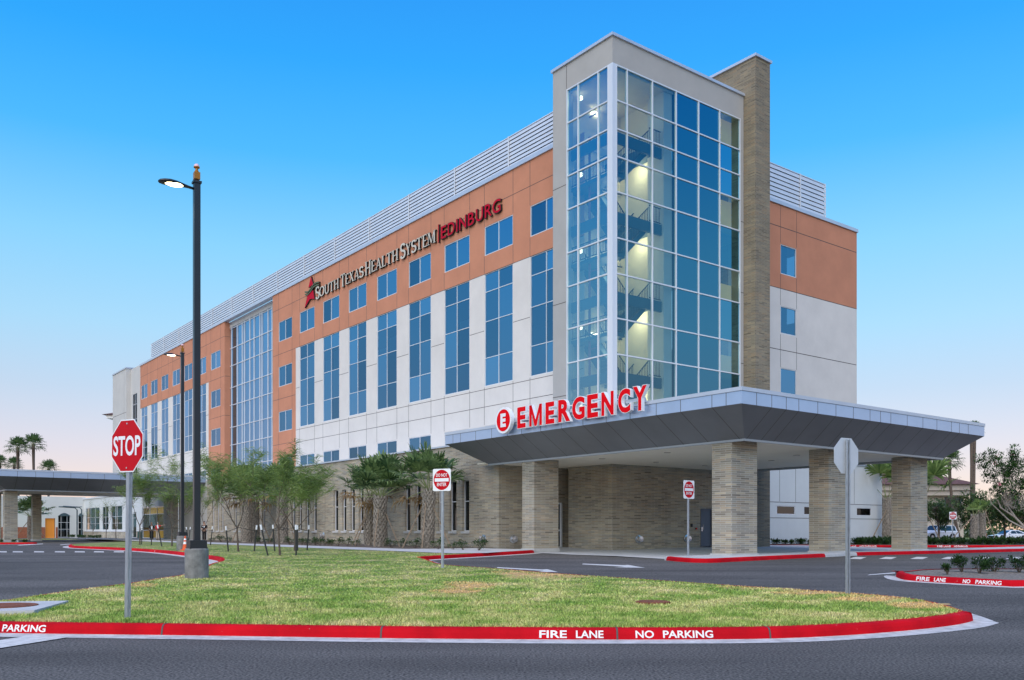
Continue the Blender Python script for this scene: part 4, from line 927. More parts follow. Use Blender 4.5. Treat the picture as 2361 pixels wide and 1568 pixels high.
# ------------------------------------------------------------------ entrance wing, far wings and neighbouring buildings
org = (30, 112, .4); ew_ = thing('entrance_wing', 'pale single storey entrance front with tall glazing and lit doorway behind the feathery trees', 'building', W(*org), A)
pt = lambda n, m, mat, parent=ew_, **k: m.build(n, mat, parent, org, **k)
ewin = [(134.7, 143.0), (129.6, 133.0), (122.4, 128.0)]
m = MB(); wall(m, 'A', 30.02, 113.0, 144.6, 1.2, 5.9, [(a, b, 1.41, 4.6) for a, b in ewin]+[(115.6, 119.4, .3, 3.6)], .2); pt('wall', m, WINGW)
m = MB(); wall(m, 'A', 30.0, 119.4, 144.6, .3, 1.2, []); pt('brick_plinth', m, BRICK); m = MB(); wall(m, 'A', 29.98, 98.8, 104.2, .3, 6.4, []); pt('brick_pier', m, BRICK)
m = MB(); m.box(29.95, 35.8, 119.4, 144.7, 1.16, 1.28); m.box(29.9, 35.8, 98.9, 144.7, 5.9, 6.1); pt('coping', m, ALU)
m = MB(); wall(m, 'A', 30.02, 104.2, 113.0, 4.1, 5.9, []); pt('lintel_wall', m, GREY); m = MB(); wall(m, 'A', 30.02, 89.5, 98.8, .3, 6.4, []); pt('grey_wall', m, GREY)
for i, (a, b) in enumerate(ewin): window('A', 30.02, a, b, 1.41, 4.6, [a+(b-a)*.5] if i != 0 else [a+2.7, a+5.5], [2.3, 3.18], ENTG, parent=ew_, pf=pt)
window('A', 30.02, 104.3, 112.9, .42, 4.08, [107, 109.9], [3.27, 1.36], ENTG, parent=ew_, pf=pt); window('A', 30.02, 115.7, 119.3, .42, 3.5, [117.5], [2.9], ENTG, name='entrance_door', parent=ew_, pf=pt)
TEALI = pm('teal_interior', (.12, .22, .20), .8)
for a, b, mt_, n_ in ((129.2, 144.2, TEALI, 'dark_interior'), (125.3, 128.6, TEALI, 'dark_interior'), (121.5, 125.25, YEL, 'lit_interior'), (103.9, 115.2, YEL, 'lit_interior'), (115.4, 119.6, TEALI, 'dark_interior')):
    m = MB(); m.box(30.75, 30.8, a, b, .42, 5.5); pt(n_, m, mt_)
m = MB(); m.box(30.3, 36, 98.9, 144.5, 5.75, 5.85); pt('roof', m, CONC)
org2 = (20, 144.6, .4); lb = thing('white_wing', 'low white building with red brick plinth seen under the entrance canopy', 'building', W(*org2), A)
pt2 = lambda n, m, mat, parent=lb, **k: m.build(n, mat, parent, org2, **k)
bx = [pv(q/4.0789, 1235, 144.6)[0] for q in (180, 425, 520, 545, 660, 735, 785)]
m = MB(); wall(m, 'B', 144.6, -2, 30.3, .2, 6.3, [(bx[1], bx[2], .2, 3.1), (bx[3], bx[4], .2, 3.5), (bx[5], bx[6], .2, 3.5)], .3); m.box(-2, 30.2, 145, 150, 6.2, 6.3); pt2('wall', m, WINGW)
for a, b in ((-2, bx[1]-.05), (bx[2]+.05, bx[3]-.05)): m = MB(); m.box(a, b, 144.5, 144.62, .2, 1.8); pt2('brick_plinth', m, REDB)
m = MB(); m.box(bx[1], bx[1]+.95*(bx[2]-bx[1]), 144.85, 144.9, .2, 3.1); pt2('lit_doorway', m, pm('lit_orange_door', (.62, .22, .03), .7, emit=(.9, .35, .03), es=.12))
for a, b in ((bx[3], bx[4]), (bx[5], bx[6])): window('B', 144.6, a, b, .3, 3.5, [(a+b)/2-.4, (a+b)/2+.4], [1.5, 2.5], DARKG, parent=lb, pf=pt2)
m = MB(); m.box(bx[3]-.5, 30, 145.5, 145.6, .3, 4); pt2('dark_interior', m, ROOM)
for a, b in ((bx[3], bx[4]), (bx[5], bx[6])):
    m = MB(); m.prism([(a+(b-a)*k/10, 3.45+.45*math.sin(math.pi*k/10)) for k in range(11)], 144.45, 144.61, lambda x, y, d_: (x, d_, y)); pt2('arched_head', m, TEAL)
pg1 = thing('pergola', 'thin dark pipe pergola standing before the white wing', 'pergola', W(bx[2], 139, .4), A)
m = MB(); q = bx[6]-bx[2]-1.4
m.tube([(q, 0, 0), (q, 0, 3.9), (q-.3, 0, 4.25), (0, 0, 4.35)], .09, 6); m.tube([(q, 3, 0), (q, 3, 3.9), (q-.3, 3, 4.25), (0, 3, 4.35)], .09, 6)
m.build('frame', TEAL, pg1)
m = MB()
for k in range(5): m.tube([(q*k/4, 0, 4.32), (q*k/4, 3, 4.32)], .06, 6)
m.build('rail', TEAL, pg1)
# low pale wing to the right of the emergency canopy
org3 = (58, 39.6, .4); rw = thing('low_wing', 'low pale wing with small dark strip windows behind the emergency canopy columns', 'building', W(*org3), A)
pt3 = lambda n, m, mat, parent=rw, **k: m.build(n, mat, parent, org3, **k)
z7 = lambda x: pv(1676.9+x/2.3625, 1170, 39.58)[0]
sw = [(z7(270), z7(370)), (z7(418), z7(500)), (z7(705), z7(785))]
m = MB(); wall(m, 'B', 39.58, 47.5, 68.7, .2, 6.55, [(a, b, 2.55, 3.2) for a, b in sw]); m.box(68.5, 68.7, 39.6, 60, .2, 6.5); m.box(47.6, 68.5, 39.8, 60, 6.3, 6.4); LWW = pt3('wall', m, WINGW)
for a, b in sw: window('B', 39.58, a, b, 2.55, 3.2, [], [], DARKG, parent=rw, pf=pt3)
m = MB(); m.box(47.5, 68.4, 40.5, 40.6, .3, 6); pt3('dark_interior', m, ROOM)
m = MB(); m.box(47.5, 68.75, 39.5, 39.9, 6.55, 6.67); pt3('coping', m, COPING)
m = MB()
for z in (2.3, 3.45): m.box(47.6, 68.65, 39.572, 39.59, z-.02, z+.02)
for a in (z7(285), z7(372), 61.5, 64.6): m.box(a-.015, a+.015, 39.572, 39.59, 3.5, 6.5)
merge(m, LWW, DARKGAP, org3)
# two-storey office with a clay tile roof, far right
ox = (2128-CX)/F*122; of = thing('office_building', 'two storey tan office with clay tile hip roof at far right', 'building', (ox, 122, 0), R(-4))
hw_ = 6.0
m = MB(); wall(m, 'B', 0, -14, hw_-.6, -.3, 6.1, [(-5.5, -3.6, 3.4, 5.9), (-1.4, .2, 3.4, 5.9), (3.0, 5.0, 3.4, 5.9), (1.6, 3.2, -.2, 2.0)], .3); m.box(hw_-.8, hw_-.6, .05, 9, -.3, 6.1); m.build('wall', TANW, of)
m = MB(); m.box(-15, hw_, -1, 10, 6.1, 6.75); m.box(-15.3, hw_+.3, -1.3, 10.3, 6.78, 7.6); m.build('eaves', TANW, of)
m = MB(); a, b, c_, d_ = (-15.8, -1.8, 7.6), (hw_+.8, -1.8, 7.6), (hw_+.8, 10.8, 7.6), (-15.8, 10.8, 7.6); e1, e2 = (-9.5, 4.5, 9.9), (hw_-5.5, 4.5, 9.9)
m.quad(a, b, e2, e1); m.quad(b, c_, e2); m.quad(c_, d_, e1, e2); m.quad(d_, a, e1); m.quad(a, b, c_, d_); m.build('roof', ROOFT, of)
for q in ((-5.5, -3.6, 3.4, 5.9), (-1.4, .2, 3.4, 5.9), (3.0, 5.0, 3.4, 5.9)):
    m = MB(); m.box(q[0], q[1], .2, .26, q[2], q[3]); w_ = m.build('window', DARKG, of); m = MB(); m.box(q[0]-.1, q[0], -.05, .2, q[2], q[3]); m.box(q[1], q[1]+.1, -.05, .2, q[2], q[3]); m.build('frame', TEAL, w_)
m = MB(); m.box(-13.5, hw_-1, 1.2, 1.3, -.3, 6); m.build('dark_interior', ROOM, of)
# tiled eave of a building behind the far end
c = ((253-CX)/F*178, 178); tb = thing('tile_roofed_building', 'far building of which only a clay tiled eave shows past the end of the hospital', 'building', (c[0]+6, c[1], 0), R(0))
m = MB(); m.box(-5, 8, 0, 12, 0, 23.6); m.build('wall', WINGW, tb); m = MB(); m.box(-6.2, 9.2, -1, 13, 23.6, 24.3); m.build('eaves', ALU, tb)
m = MB(); a, b, c_, d_, e1 = (-6.9, -1.6, 24.3), (9.9, -1.6, 24.3), (9.9, 13.6, 24.3), (-6.9, 13.6, 24.3), (1.5, 6, 27); m.quad(a, b, e1); m.quad(b, c_, e1); m.quad(c_, d_, e1); m.quad(d_, a, e1); m.quad(a, b, c_, d_); m.build('roof', ROOFT, tb)
# ------------------------------------------------------------------ lamp posts, signs, cone
def lamp_post(label, px, py, Yw, top, arm=1.55, lit=1., group='parking lot lamp posts'):
    Yg = Yw; X = (px-CX)/F*Yg; z0 = zr(Yg)+.15
    t = thing('lamp_post', label, 'lamp post', (X, Yg, z0), R(33), group)
    hh = top-z0
    m = MB(); m.lathe([(.28, -.1), (.28, .70), (.265, .73), (.01, .735)], 28); m.build('pedestal', CONCD, t, smooth=False)
    m = MB(); m.box(-.21, .21, -.21, .21, .735, .76); m.box(-.2, .2, -.2, .2, .76, .93); m.build('base_cover', BLACKM, t)
    m = MB(); m.box(-.075, .075, -.075, .075, .93, hh); m.box(-.10, .10, -.10, .10, hh, hh+.05); m.build('pole', BLACKM, t)
    h = MB(); n = 12
    prof = [(.0, .05, .03), (.12, .05, .035), (.25, .075, .05), (.4, .13, .065), (.55, .165, .07), (.68, .155, .062), (.78, .10, .045), (.82, .03, .02)]
    b0 = len(h.v)
    for s_, w_, th in prof:
        for k in range(n): q = 2*math.pi*k/n; h.v.append((-.075-s_, w_*math.cos(q), hh-.14+.04*math.sin(s_*3.2)+th*max(math.sin(q), -.45)))
    for i in range(len(prof)-1):
        for k in range(n): h.f.append((b0+i*n+k, b0+i*n+(k+1) % n, b0+(i+1)*n+(k+1) % n, b0+(i+1)*n+k))
    h.f.append(tuple(range(b0, b0+n))); h.f.append(tuple(range(b0+(len(prof)-1)*n, b0+len(prof)*n)))
    lh = h.build('lamp_head', BLACKM, t, smooth=True)
    q = MB(); q.lathe([(.02, -.045), (.6, -.03), (1, 0), (.9, .02)], 20); m = MB(); m.add(q.v, q.f, lambda p: (-.53+p[0]*.22, p[1]*.125, hh-.130+p[2])); m.build('lamp_lens', LAMPW, lh)
    m = MB(); m.tube([(0, 0, hh+.05), (0, 0, hh+.1)], .02, 8); m.box(-.07, .07, -.07, .07, hh+.1, hh+.27); m.lathe([(.045, .27), (.05, .31), (.035, .32), (.035, .37), (.07, .385), (.075, .41)], 12, (0, 0, hh)); pc = m.build('photocell', AMBER, t)
    m = MB(); m.lathe([(.065, .412), (.06, .45), (.04, .475), (.01, .485)], 12, (0, 0, hh)); m.build('photocell_lens', PINKL, pc)
    return t, (X, Yg, z0)
t1, p1 = lamp_post('tall dark square lamp post on a grey concrete pedestal in the front lawn', 453.5, 1333, 21.8, 9.93)
t2, p2 = lamp_post('smaller looking dark lamp post farther back beside the orange traffic cone', 420.5, 1268, 45.0, 10.35)
for t_, p_, top in ((t1, p1, 9.93), (t2, p2, 10.35)):
    l = bpy.data.lights.new('street_lamp', 'SPOT'); l.energy = 130; l.color = (1, .85, .6); l.spot_size = R(140); l.spot_blend = .8; l.shadow_soft_size = .12
    lo_ = bpy.data.objects.new('street_lamp', l); COL.objects.link(lo_); lo_.location = (p_[0]-.6*math.cos(R(33)), p_[1]-.6*math.sin(R(33)), top-.25)
def ngon(n, r, a0=0): return [(r*math.cos(a0+2*math.pi*k/n), r*math.sin(a0+2*math.pi*k/n)) for k in range(n)]
FR = lambda a, b, d_: (a, d_, b)                            # sign plane: x across, z up, facing -y
def upost(h, w_=.07):
    m = MB(); t_ = .012
    m.box(-w_/2, w_/2, .0, t_, -.2, h); m.box(-w_/2, -w_/2+t_, t_, .045, -.2, h); m.box(w_/2-t_, w_/2, t_, .045, -.2, h); m.box(-w_/2-.018, -w_/2, .033, .045, -.2, h); m.box(w_/2, w_/2+.018, .033, .045, -.2, h)
    return m
def holes(m2, z0, z1):
    z = z0
    while z < z1: m2.lathe([(.008, 0), (.008, .002), (.001, .002)], 8, (0, 0, 0)) if False else m2.box(-.007, .007, .0125, .0145, z, z+.014); z += .05
def stop_sign(label, px, py, Yw, size, ztop, rz, tilt=0, group='stop signs'):
    X = (px-CX)/F*Yw; z0 = zr(Yw)+.15; t = thing('stop_sign', label, 'stop sign', (X, Yw, z0), rz, group)
    zc = ztop-z0-size/2
    m = upost(zc+size/2-.03); m.build('post', GALV, t)
    m = MB(); holes(m, .3, zc+size/2-.1); m.build('post_holes', DARKGAP, t)
    rr = size/2/math.cos(math.pi/8)
    oc = [(a, b+zc) for a, b in ngon(8, rr, math.pi/8)]
    m = MB(); m.prism(oc, -.012, -.006, FR); pl_ = m.build('sign_plate', [SIGNB], t)
    m = MB(); m.quad(*[(a, -.0135, b) for a, b in oc]); m.build('white_border', SWHITE, pl_)
    m = MB(); m.quad(*[(a, -.0155, b+zc) for a, b in ngon(8, rr*.955, math.pi/8)]); m.build('red_field', SRED, pl_)
    v, f = text_mesh('STOP', 0, .022); v = fit(v, size*.85, size*.38); m = MB(); m.add(v, f, lambda p: (p[0]-size*.43, -.0175, zc-size*.19+p[1])); m.build('sign_lettering', SWHITE, pl_, fixn=False)
    m = MB()
    for zz_ in (zc-size*.42, zc+size*.42): m.lathe([(.012, 0), (.012, .004), (.002, .006)], 8, (0, 0, 0)) if False else m.box(-.011, .011, -.022, -.0158, zz_-.011, zz_+.011)
    m.build('bolts', CHROME, pl_)
    return t
ss = stop_sign('red octagonal stop sign facing the camera on a galvanised post in the front lawn', 290, 1425, 12.95, .765, 3.05, R(-52))
ss.rotation_euler = (0, R(1.2), R(-33))
stop_sign('stop sign seen from its bare metal back near the right tip of the lawn', 1952, 1368, 17.3, .69, 3.23, R(210))
def dne(label, px, Yw, w_, h_, ztop, rz, group='do not enter signs', gz=.15):
    X = (px-CX)/F*Yw; z0 = zr(Yw)+gz; t = thing('no_entry_sign', label, 'no entry sign', (X, Yw, z0), rz, group)
    zc = ztop-z0-h_/2
    m = upost(zc+h_/2-.03, .055); m.build('post', GALV, t)
    rc = []; r_ = .045
    for cx_, cz_, a0 in ((w_/2-r_, h_/2-r_, 0), (-w_/2+r_, h_/2-r_, 90), (-w_/2+r_, -h_/2+r_, 180), (w_/2-r_, -h_/2+r_, 270)): rc += [(cx_+r_*math.cos(R(a0+k*30)), zc+cz_+r_*math.sin(R(a0+k*30))) for k in range(4)]
    m = MB(); m.prism(rc, -.012, -.006, FR); pl_ = m.build('sign_plate', SWHITE, t)
    kx = w_/h_
    m = MB(); m.quad(*[(a*kx, -.0145, b+zc) for a, b in ngon(40, h_*.455)]); m.build('red_disc', SRED, pl_)
    m = MB(); m.box(-w_*.39, w_*.39, -.018, -.0165, zc-h_*.075, zc+h_*.075); m.build('white_bar', SWHITE, pl_)
    for s_, zz_, ww in (('DO NOT', zc+h_*.14, .62), ('ENTER', zc-h_*.28, .52)):
        v, f = text_mesh(s_, 0, .015); v = fit(v, w_*ww, h_*.15); m = MB(); m.add(v, f, lambda p: (p[0]-w_*ww/2, -.0175, zz_+p[1])); m.build('sign_lettering', SWHITE, pl_, fixn=False)
    return t
dne('do not enter sign on a post at the left end of the ambulance drive', 1019, 26.2, .60, .655, 3.24, R(-24))
dne('narrow looking do not enter sign on the kerb island before the brick column', 1588, 34.6, .70, .71, 3.36, R(43))
dne('tiny do not enter sign beyond the hedge near the white cars', 2197, 88, .75, .75, 3.2, R(5), gz=0)
m_ = (427-CX)/F*44.6; tc_ = thing('traffic_cone', 'orange traffic cone with white bands beside the farther lamp post', 'cone', (m_, 44.6, .42))
m = MB(); m.box(-.18, .18, -.18, .18, -.02, .03); m.build('base', CONEO, tc_)
m = MB(); m.lathe([(.14, .03), (.03, .70), (.02, .71)], 18); m.build('cone', CONEO, tc_)
for a, b in ((.30, .42), (.50, .58)):
    m = MB(); m.lathe([(.14-.11*(a-.03)/.67+.004, a), (.14-.11*(b-.03)/.67+.004, b)], 18); m.build('reflective_band', SWHITE, tc_)
# small sign-like dome on the canopy roof
sd = thing('roof_dome', 'pale round dome standing on the right end of the canopy roof', 'dome', W(44.6, 23.2, 6.63))
m = MB(); m.lathe([(.62, 0), (.62, .06)], 24); m.build('base_ring', ALU, sd); m = MB(); m.lathe([(.60*math.cos(R(a)), .06+.62*math.sin(R(a))) for a in range(0, 90, 9)]+[(.01, .68)], 28); m.build('dome', pm('dome_plastic', (.62, .68, .76), .3), sd, smooth=True)
# ------------------------------------------------------------------ plants
def rnd(a, b): return a+(b-a)*random.random()
def onb(d):
    d = Vector(d).normalized(); a = d.cross(Vector((0, 0, 1)) if abs(d.z) < .95 else Vector((1, 0, 0))).normalized(); return d, a, a.cross(d)
def fan_leaf(lf, pe, base, dirv, plen, r_, n=17, droop=.35, fold=.25):
    d_, s_, up = onb(dirv); b = Vector(base)
    mid = b+d_*plen*.55+Vector((0, 0, -.02)); hub = b+d_*plen+Vector((0, 0, -plen*.10*(1-abs(d_.z))))
    pe.tube([b, mid, hub], [.026, .018, .011], 4, cap=False)
    for i in range(n):
        a = R(-108+216*i/(n-1)); l = r_*(.72+.28*math.cos(a*.75))*rnd(.9, 1.08)
        q = (d_*math.cos(a)+s_*math.sin(a)); q = (q+up*fold*abs(math.sin(a))*rnd(.4, 1.3)+Vector((rnd(-.06, .06), rnd(-.06, .06), rnd(-.06, .06)))).normalized()
        w_ = l*.064; sd = q.cross(up).normalized()*w_
        p1 = hub+q*l*.55; p2 = hub+q*l*.82+Vector((0, 0, -l*droop*.18)); p3 = hub+q*l*.96+Vector((0, 0, -l*droop*rnd(.35, .8)))
        lf.quad(hub-sd*.25, hub+sd*.25, p1+sd, p1-sd); lf.quad(p1-sd, p1+sd, p2+sd*.55, p2-sd*.55); lf.quad(p2-sd*.55, p2+sd*.55, p3)
def booted_trunk(h, r0, r1, lean=(0, 0)):
    m = MB(); m.tube([(lean[0]*t, lean[1]*t, h*t-.1) for t in (0, .25, .5, .75, 1)], [r0*.9, r0*.86, r0*.8, r1*.85, r1*.8], 12)
    rows = int(h/.17); c = 11
    for i in range(rows):
        t = i/rows; r_ = r0+(r1-r0)*t; z = h*t; ox, oy = lean[0]*t, lean[1]*t
        for k in range(c):
            a = 2*math.pi*(k+.5*(i % 2))/c+rnd(-.06, .06); ca, sa = math.cos(a), math.sin(a); w_ = r_*.20*rnd(.8, 1.15); L_ = .24*rnd(.8, 1.25); o_ = rnd(.03, .075)
            def pt_(s_, rad, zz): return (ox+ca*rad-sa*s_, oy+sa*rad+ca*s_, z+zz)
            q = [pt_(-w_*1.25, r_*.86, 0), pt_(w_*1.25, r_*.86, 0), pt_(w_*.55, r_+o_, L_), pt_(-w_*.55, r_+o_, L_), pt_(0, r_+.015, .02), pt_(0, r_*.85, L_*.95)]
            n = len(m.v); m.v += q; m.f += [(n, n+4, n+3), (n+4, n+1, n+2), (n+4, n+2, n+3), (n+3, n+2, n+5), (n, n+3, n+5), (n+1, n+5, n+2)]
    return m
def cabbage_palm(label, x, y, h, r0, nleaf, R_, seed, dead=2, spread=66, group='cabbage palms along the brick wall', lean=(0, 0), mat=None):
    random.seed(seed); t = thing('cabbage_palm', label, 'palm tree', (x, y, zr(y)+.15), rnd(0, 6), group)
    booted_trunk(h, r0, r0*.88, lean).build('trunk', PBARK, t, fixn=False)
    lf, pe, dl = MB(), MB(), MB(); top = Vector((lean[0], lean[1], h-.05))
    for i in range(nleaf):
        a = i*2.39996+rnd(-.3, .3); th = R(5+spread*(i/nleaf)**.85+rnd(-9, 9)); d_ = Vector((math.sin(th)*math.cos(a), math.sin(th)*math.sin(a), math.cos(th)))
        fan_leaf(lf, pe, top+Vector((math.cos(a), math.sin(a), 0))*r0*.4, d_, R_*rnd(.5, .74), R_*rnd(.38, .50), 19, .12+.35*math.sin(th))
    for i in range(dead):
        a = rnd(0, 6.28); th = R(rnd(72, 112)); d_ = Vector((math.sin(th)*math.cos(a), math.sin(th)*math.sin(a), math.cos(th))); fan_leaf(dl, pe, top+Vector((math.cos(a), math.sin(a), 0))*r0*.7, d_, R_*.5, R_*.4, 15, .9)
    lf.build('crown', mat or PALM, t, fixn=False)
    if dead: dl.build('dry_fronds', PALMD, t, fixn=False)
    pe.build('leaf_stalks', PETI, t, fixn=False)
    return t
def place(px, dep): return (px-CX)/F*dep, dep
def on_u(px, u): m_ = (px-CX)/F; Yq = u/(CA*m_+SA); return m_*Yq, Yq
for lab, px, u, h, r0, nl, R_, sd_ in (('cabbage palm with dense fronds, left one of the pair of trunks standing together', 853, 28.2, 3.3, .36, 20, 2.3, 3),
        ('cabbage palm with broad upright fronds, front one of the pair of trunks standing together', 877, 26.8, 3.1, .42, 26, 2.75, 4),
        ('cabbage palm leaning beside the do not enter sign with dry tan fronds', 985, 27.0, 3.35, .37, 22, 2.6, 5),
        ('cabbage palm behind the feathery tree nearest the lamp posts', 568, 27.0, 3.6, .42, 24, 3.0, 6),
        ('cabbage palm standing close behind and right of another trunk among feathery trees', 587, 28.3, 3.4, .4, 20, 2.7, 8),
        ('cabbage palm half hidden by the middle feathery tree', 651, 27.2, 3.6, .42, 22, 2.7, 9)):
    x, y = on_u(px, u); cabbage_palm(lab, x, y, h, r0, nl, R_, sd_, dead=3, lean=(-.15, 0) if px == 985 else (0, 0))
x, y = place(72, 99); cabbage_palm('cabbage palm under the entrance canopy before the white wing', x, y, 2.5, .38, 16, 2.4, 11, dead=0, group='cabbage palms away from the wall', spread=70)
for lab, px, dep, h, sd_ in (('tall young palm behind the third brick column, beside the low wing', 2045, 72, 3.6, 12), ('young palm with loose fronds right of the last brick column', 2127, 76, 3.5, 13), ('booted palm trunk among the bushes before the white sedan', 2264, 84, 2.6, 14), ('booted palm trunk left of its twin near the no entry sign', 2247, 83, 2.4, 15)):
    x, y = place(px, dep); cabbage_palm(lab, x, y, h, .34, 8 if sd_ < 14 else 7, 4.0 if sd_ < 14 else 1.5, sd_, dead=0, spread=56, mat=PALMY, group='young palms in the hedge island')
# timber props against the palms
def prop(p0, p1, label, mat=STAKE, cat='timber prop', group='timber props leaning on palms', name='timber_prop', r=.045):
    a, b = Vector(p0), Vector(p1); o = MB().tube([Vector((0, 0, 0)), b-a], r, 4).build(name, mat); o.location = a; return tag(o, label, cat, group)
PR = 'timber prop leaning against a palm trunk'
for px, u, dx, dy, hz in ((853, 28.2, -1.1, -.5, 2.0), (853, 28.2, -.85, -.8, 1.9), (877, 26.8, -.2, -1.2, 2.4), (877, 26.8, 1.25, -.5, 2.1), (985, 27., -1.35, -.6, 2.2), (985, 27., -.2, -1.0, 2.6), (985, 27., 1.4, -.3, 2.3), (568, 27., -1.0, -.6, 2.2), (587, 28.3, 1.5, -.5, 2.4), (651, 27.2, -.8, -.8, 2.2), (651, 27.2, 1.2, -.6, 2.2)):
    x, y = on_u(px, u); prop((x+dx, y+dy, zr(y)+.15), (x+dx*.26, y+dy*.26, zr(y)+.15+hz), PR)
for px, dep, dx, hz in ((72, 99, -1.6, 2.0), (72, 99, 1.9, 2.3), (2045, 72, -1.6, 2.6), (2127, 76, 1.3, 2.6), (2264, 84, 1.0, 2.9), (2247, 83, -2.6, 2.3)):
    x, y = place(px, dep); prop((x+dx, y-.6, zr(y)+.15), (x+dx*.1, y-.3, zr(y)+.15+hz), PR)
def washingtonia(label, px, dep, ytop, rr, lean=0, seed=1, tr=.2, group='tall fan palms in the distance'):
    random.seed(seed); x, y = place(px, dep); z0 = zr(y); h = H+(HY-ytop)/F*dep-z0
    t = thing('fan_palm', label, 'palm tree', (x, y, z0), 0, group)
    m = MB(); m.tube([(lean*(1-k/6)**2, 0, h*k/6-.2*(k == 0)) for k in range(7)], [tr*1.5, tr*1.1, tr, tr, tr*.95, tr*1.1, tr*1.35], 9); m.build('trunk', PTRUNK, t, smooth=True)
    lf, pe = MB(), MB()
    for i in range(30):
        a = i*2.39996; th = R(8+112*(i/30)); d_ = Vector((math.sin(th)*math.cos(a), math.sin(th)*math.sin(a), math.cos(th))); fan_leaf(lf, pe, (0, 0, h-.1), d_, rr*.5, rr*.56, 13, .5)
    lf.build('crown', PALM, t, fixn=False); pe.build('leaf_stalks', PETI, t, fixn=False)
for i, (lab, px, dep, yt, rr, ln) in enumerate((('tall fan palm, left one of the two that rise highest above the entrance canopy', 41, 150, 1032, 2.35, .3), ('tallest fan palm rising just above the entrance canopy, right of its twin', 77, 150, 1024, 2.3, .6), ('fan palm crown cut by the left edge of the picture', -1, 160, 1066, 1.8, 0), ('low fan palm crown behind the trunk of the left twin palm', 33, 175, 1071, 2.0, 0), ('low fan palm crown just clearing the canopy roof at the left, nearest the hospital', 112, 165, 1081, 2.2, 0), ('leaning fan palm whose crown shows below the canopy corner at the right', 2189, 105, 1062, 1.9, 1.2), ('tall fan palm trunk, left of two rising past the canopy end', 2240, 110, 990, 1.3, 0), ('tall fan palm trunk, right of two rising past the canopy end', 2247, 114, 988, 1.3, -.3))):
    washingtonia(lab, px, dep, yt, rr, ln, 20+i, .2 if i < 5 else .17)
def feathery(label, x, y, h, spread, seed, nst=3, dens=1.):
    random.seed(seed); t = thing('feathery_tree', label, 'tree', (x, y, zr(y)+.15), 0, 'young feathery trees on the lawn')
    br, v, f = MB(), [], []
    tips = []
    base = Vector((0, 0, -.1)); fork = Vector((rnd(-.06, .06), rnd(-.06, .06), h*.26))
    br.tube([base, base*.5+fork*.5+Vector((rnd(-.03, .03), 0, 0)), fork], [.05, .042, .036], 6)
    def grow(p, d_, l, r_, lev):
        pts = [p]; q = p.copy(); dd = d_.normalized()
        for k in range(4):
            dd = (dd+Vector((rnd(-.22, .22), rnd(-.22, .22), rnd(-.02, .2)))).normalized(); q = q+dd*l/4; pts.append(q.copy())
            if lev >= 1: tips.append((q.copy(), dd.copy(), lev))
        br.tube(pts, [r_, r_*.85, r_*.7, r_*.55, r_*.4], 5 if lev < 2 else 4, cap=False)
        if lev < 3:
            for k in range(3 if lev < 2 else 2):
                i_ = random.choice((2, 3, 4)); a = rnd(0, 6.28); s_ = Vector((math.cos(a), math.sin(a), rnd(.1, .9)))
                grow(pts[i_], (dd*.7+s_*.75), l*rnd(.55, .8), r_*.5, lev+1)
    for k in range(nst):
        a = 6.28*k/nst+rnd(-.4, .4); grow(fork, Vector((math.cos(a)*spread*.42, math.sin(a)*spread*.42, 1)), h*.42*rnd(.85, 1.1), .028, 0)
    lf = MB()
    for p, d_, lev in tips:
        for _ in range(int((6 if lev > 1 else 3)*dens+random.random())):
            a = rnd(0, 6.28); q = (d_*.5+Vector((math.cos(a), math.sin(a), rnd(-.25, .5)))).normalized(); L_ = rnd(.25, .62); w_ = rnd(.004, .0095)
            p0 = p+Vector((rnd(-.06, .06), rnd(-.06, .06), rnd(-.06, .06))); p1 = p0+q*L_*.5; p2 = p1+(q+Vector((.25, 0, -.75))).normalized()*L_*.6
            sd = q.cross(Vector((rnd(-1, 1), rnd(-1, 1), rnd(-1, 1)))).normalized()*w_
            lf.quad(p0-sd, p0+sd, p1+sd*1.3, p1-sd*1.3); lf.quad(p1-sd*1.3, p1+sd*1.3, p2)
    br.build('trunk', BARK, t, fixn=False); lf.build('crown', RETA, t, fixn=False); return t
def depth_at(py, drop=1.05): return drop*F/(py-HY)
FT = []
for lab, px, py, h, sp__, sd_, de in (('feathery tree with wide open crown right of the lamp posts', 550, 1271.9, 4.3, 1.9, 31, 1.4), ('feathery tree with full round crown standing in the middle of the stakes', 646, 1280.7, 4.0, 1.6, 32, 1.75), ('thin feathery tree behind the full crowned one', 679, 1270, 3.7, 1.5, 33, 1.1),
        ('feathery tree beside the stop sign post before the entrance', 322, 1256.7, 5.0, 1.5, 34, 1.5), ('bare limbed feathery tree between stop sign and lamp posts', 396, 1259.3, 4.4, 1.6, 35, .8), ('feathery tree partly behind the nearest lamp post', 471, 1248, 5.2, 1.2, 36, 1.2)):
    Y_ = depth_at(py); x = (px-CX)/F*Y_; feathery(lab, x, Y_, h, sp__, sd_, dens=de); FT.append((px, x, Y_))
for lab, px, sd_ in (('small bare sapling left of the entrance windows', 215, 41), ('small bare sapling between two entrance windows', 245, 42), ('small bare sapling before the lit entrance window', 268, 43)):
    x, y = on_u(px, 27.0); t = feathery(lab, x, y, 4.2, 1.0, sd_, dens=.12)
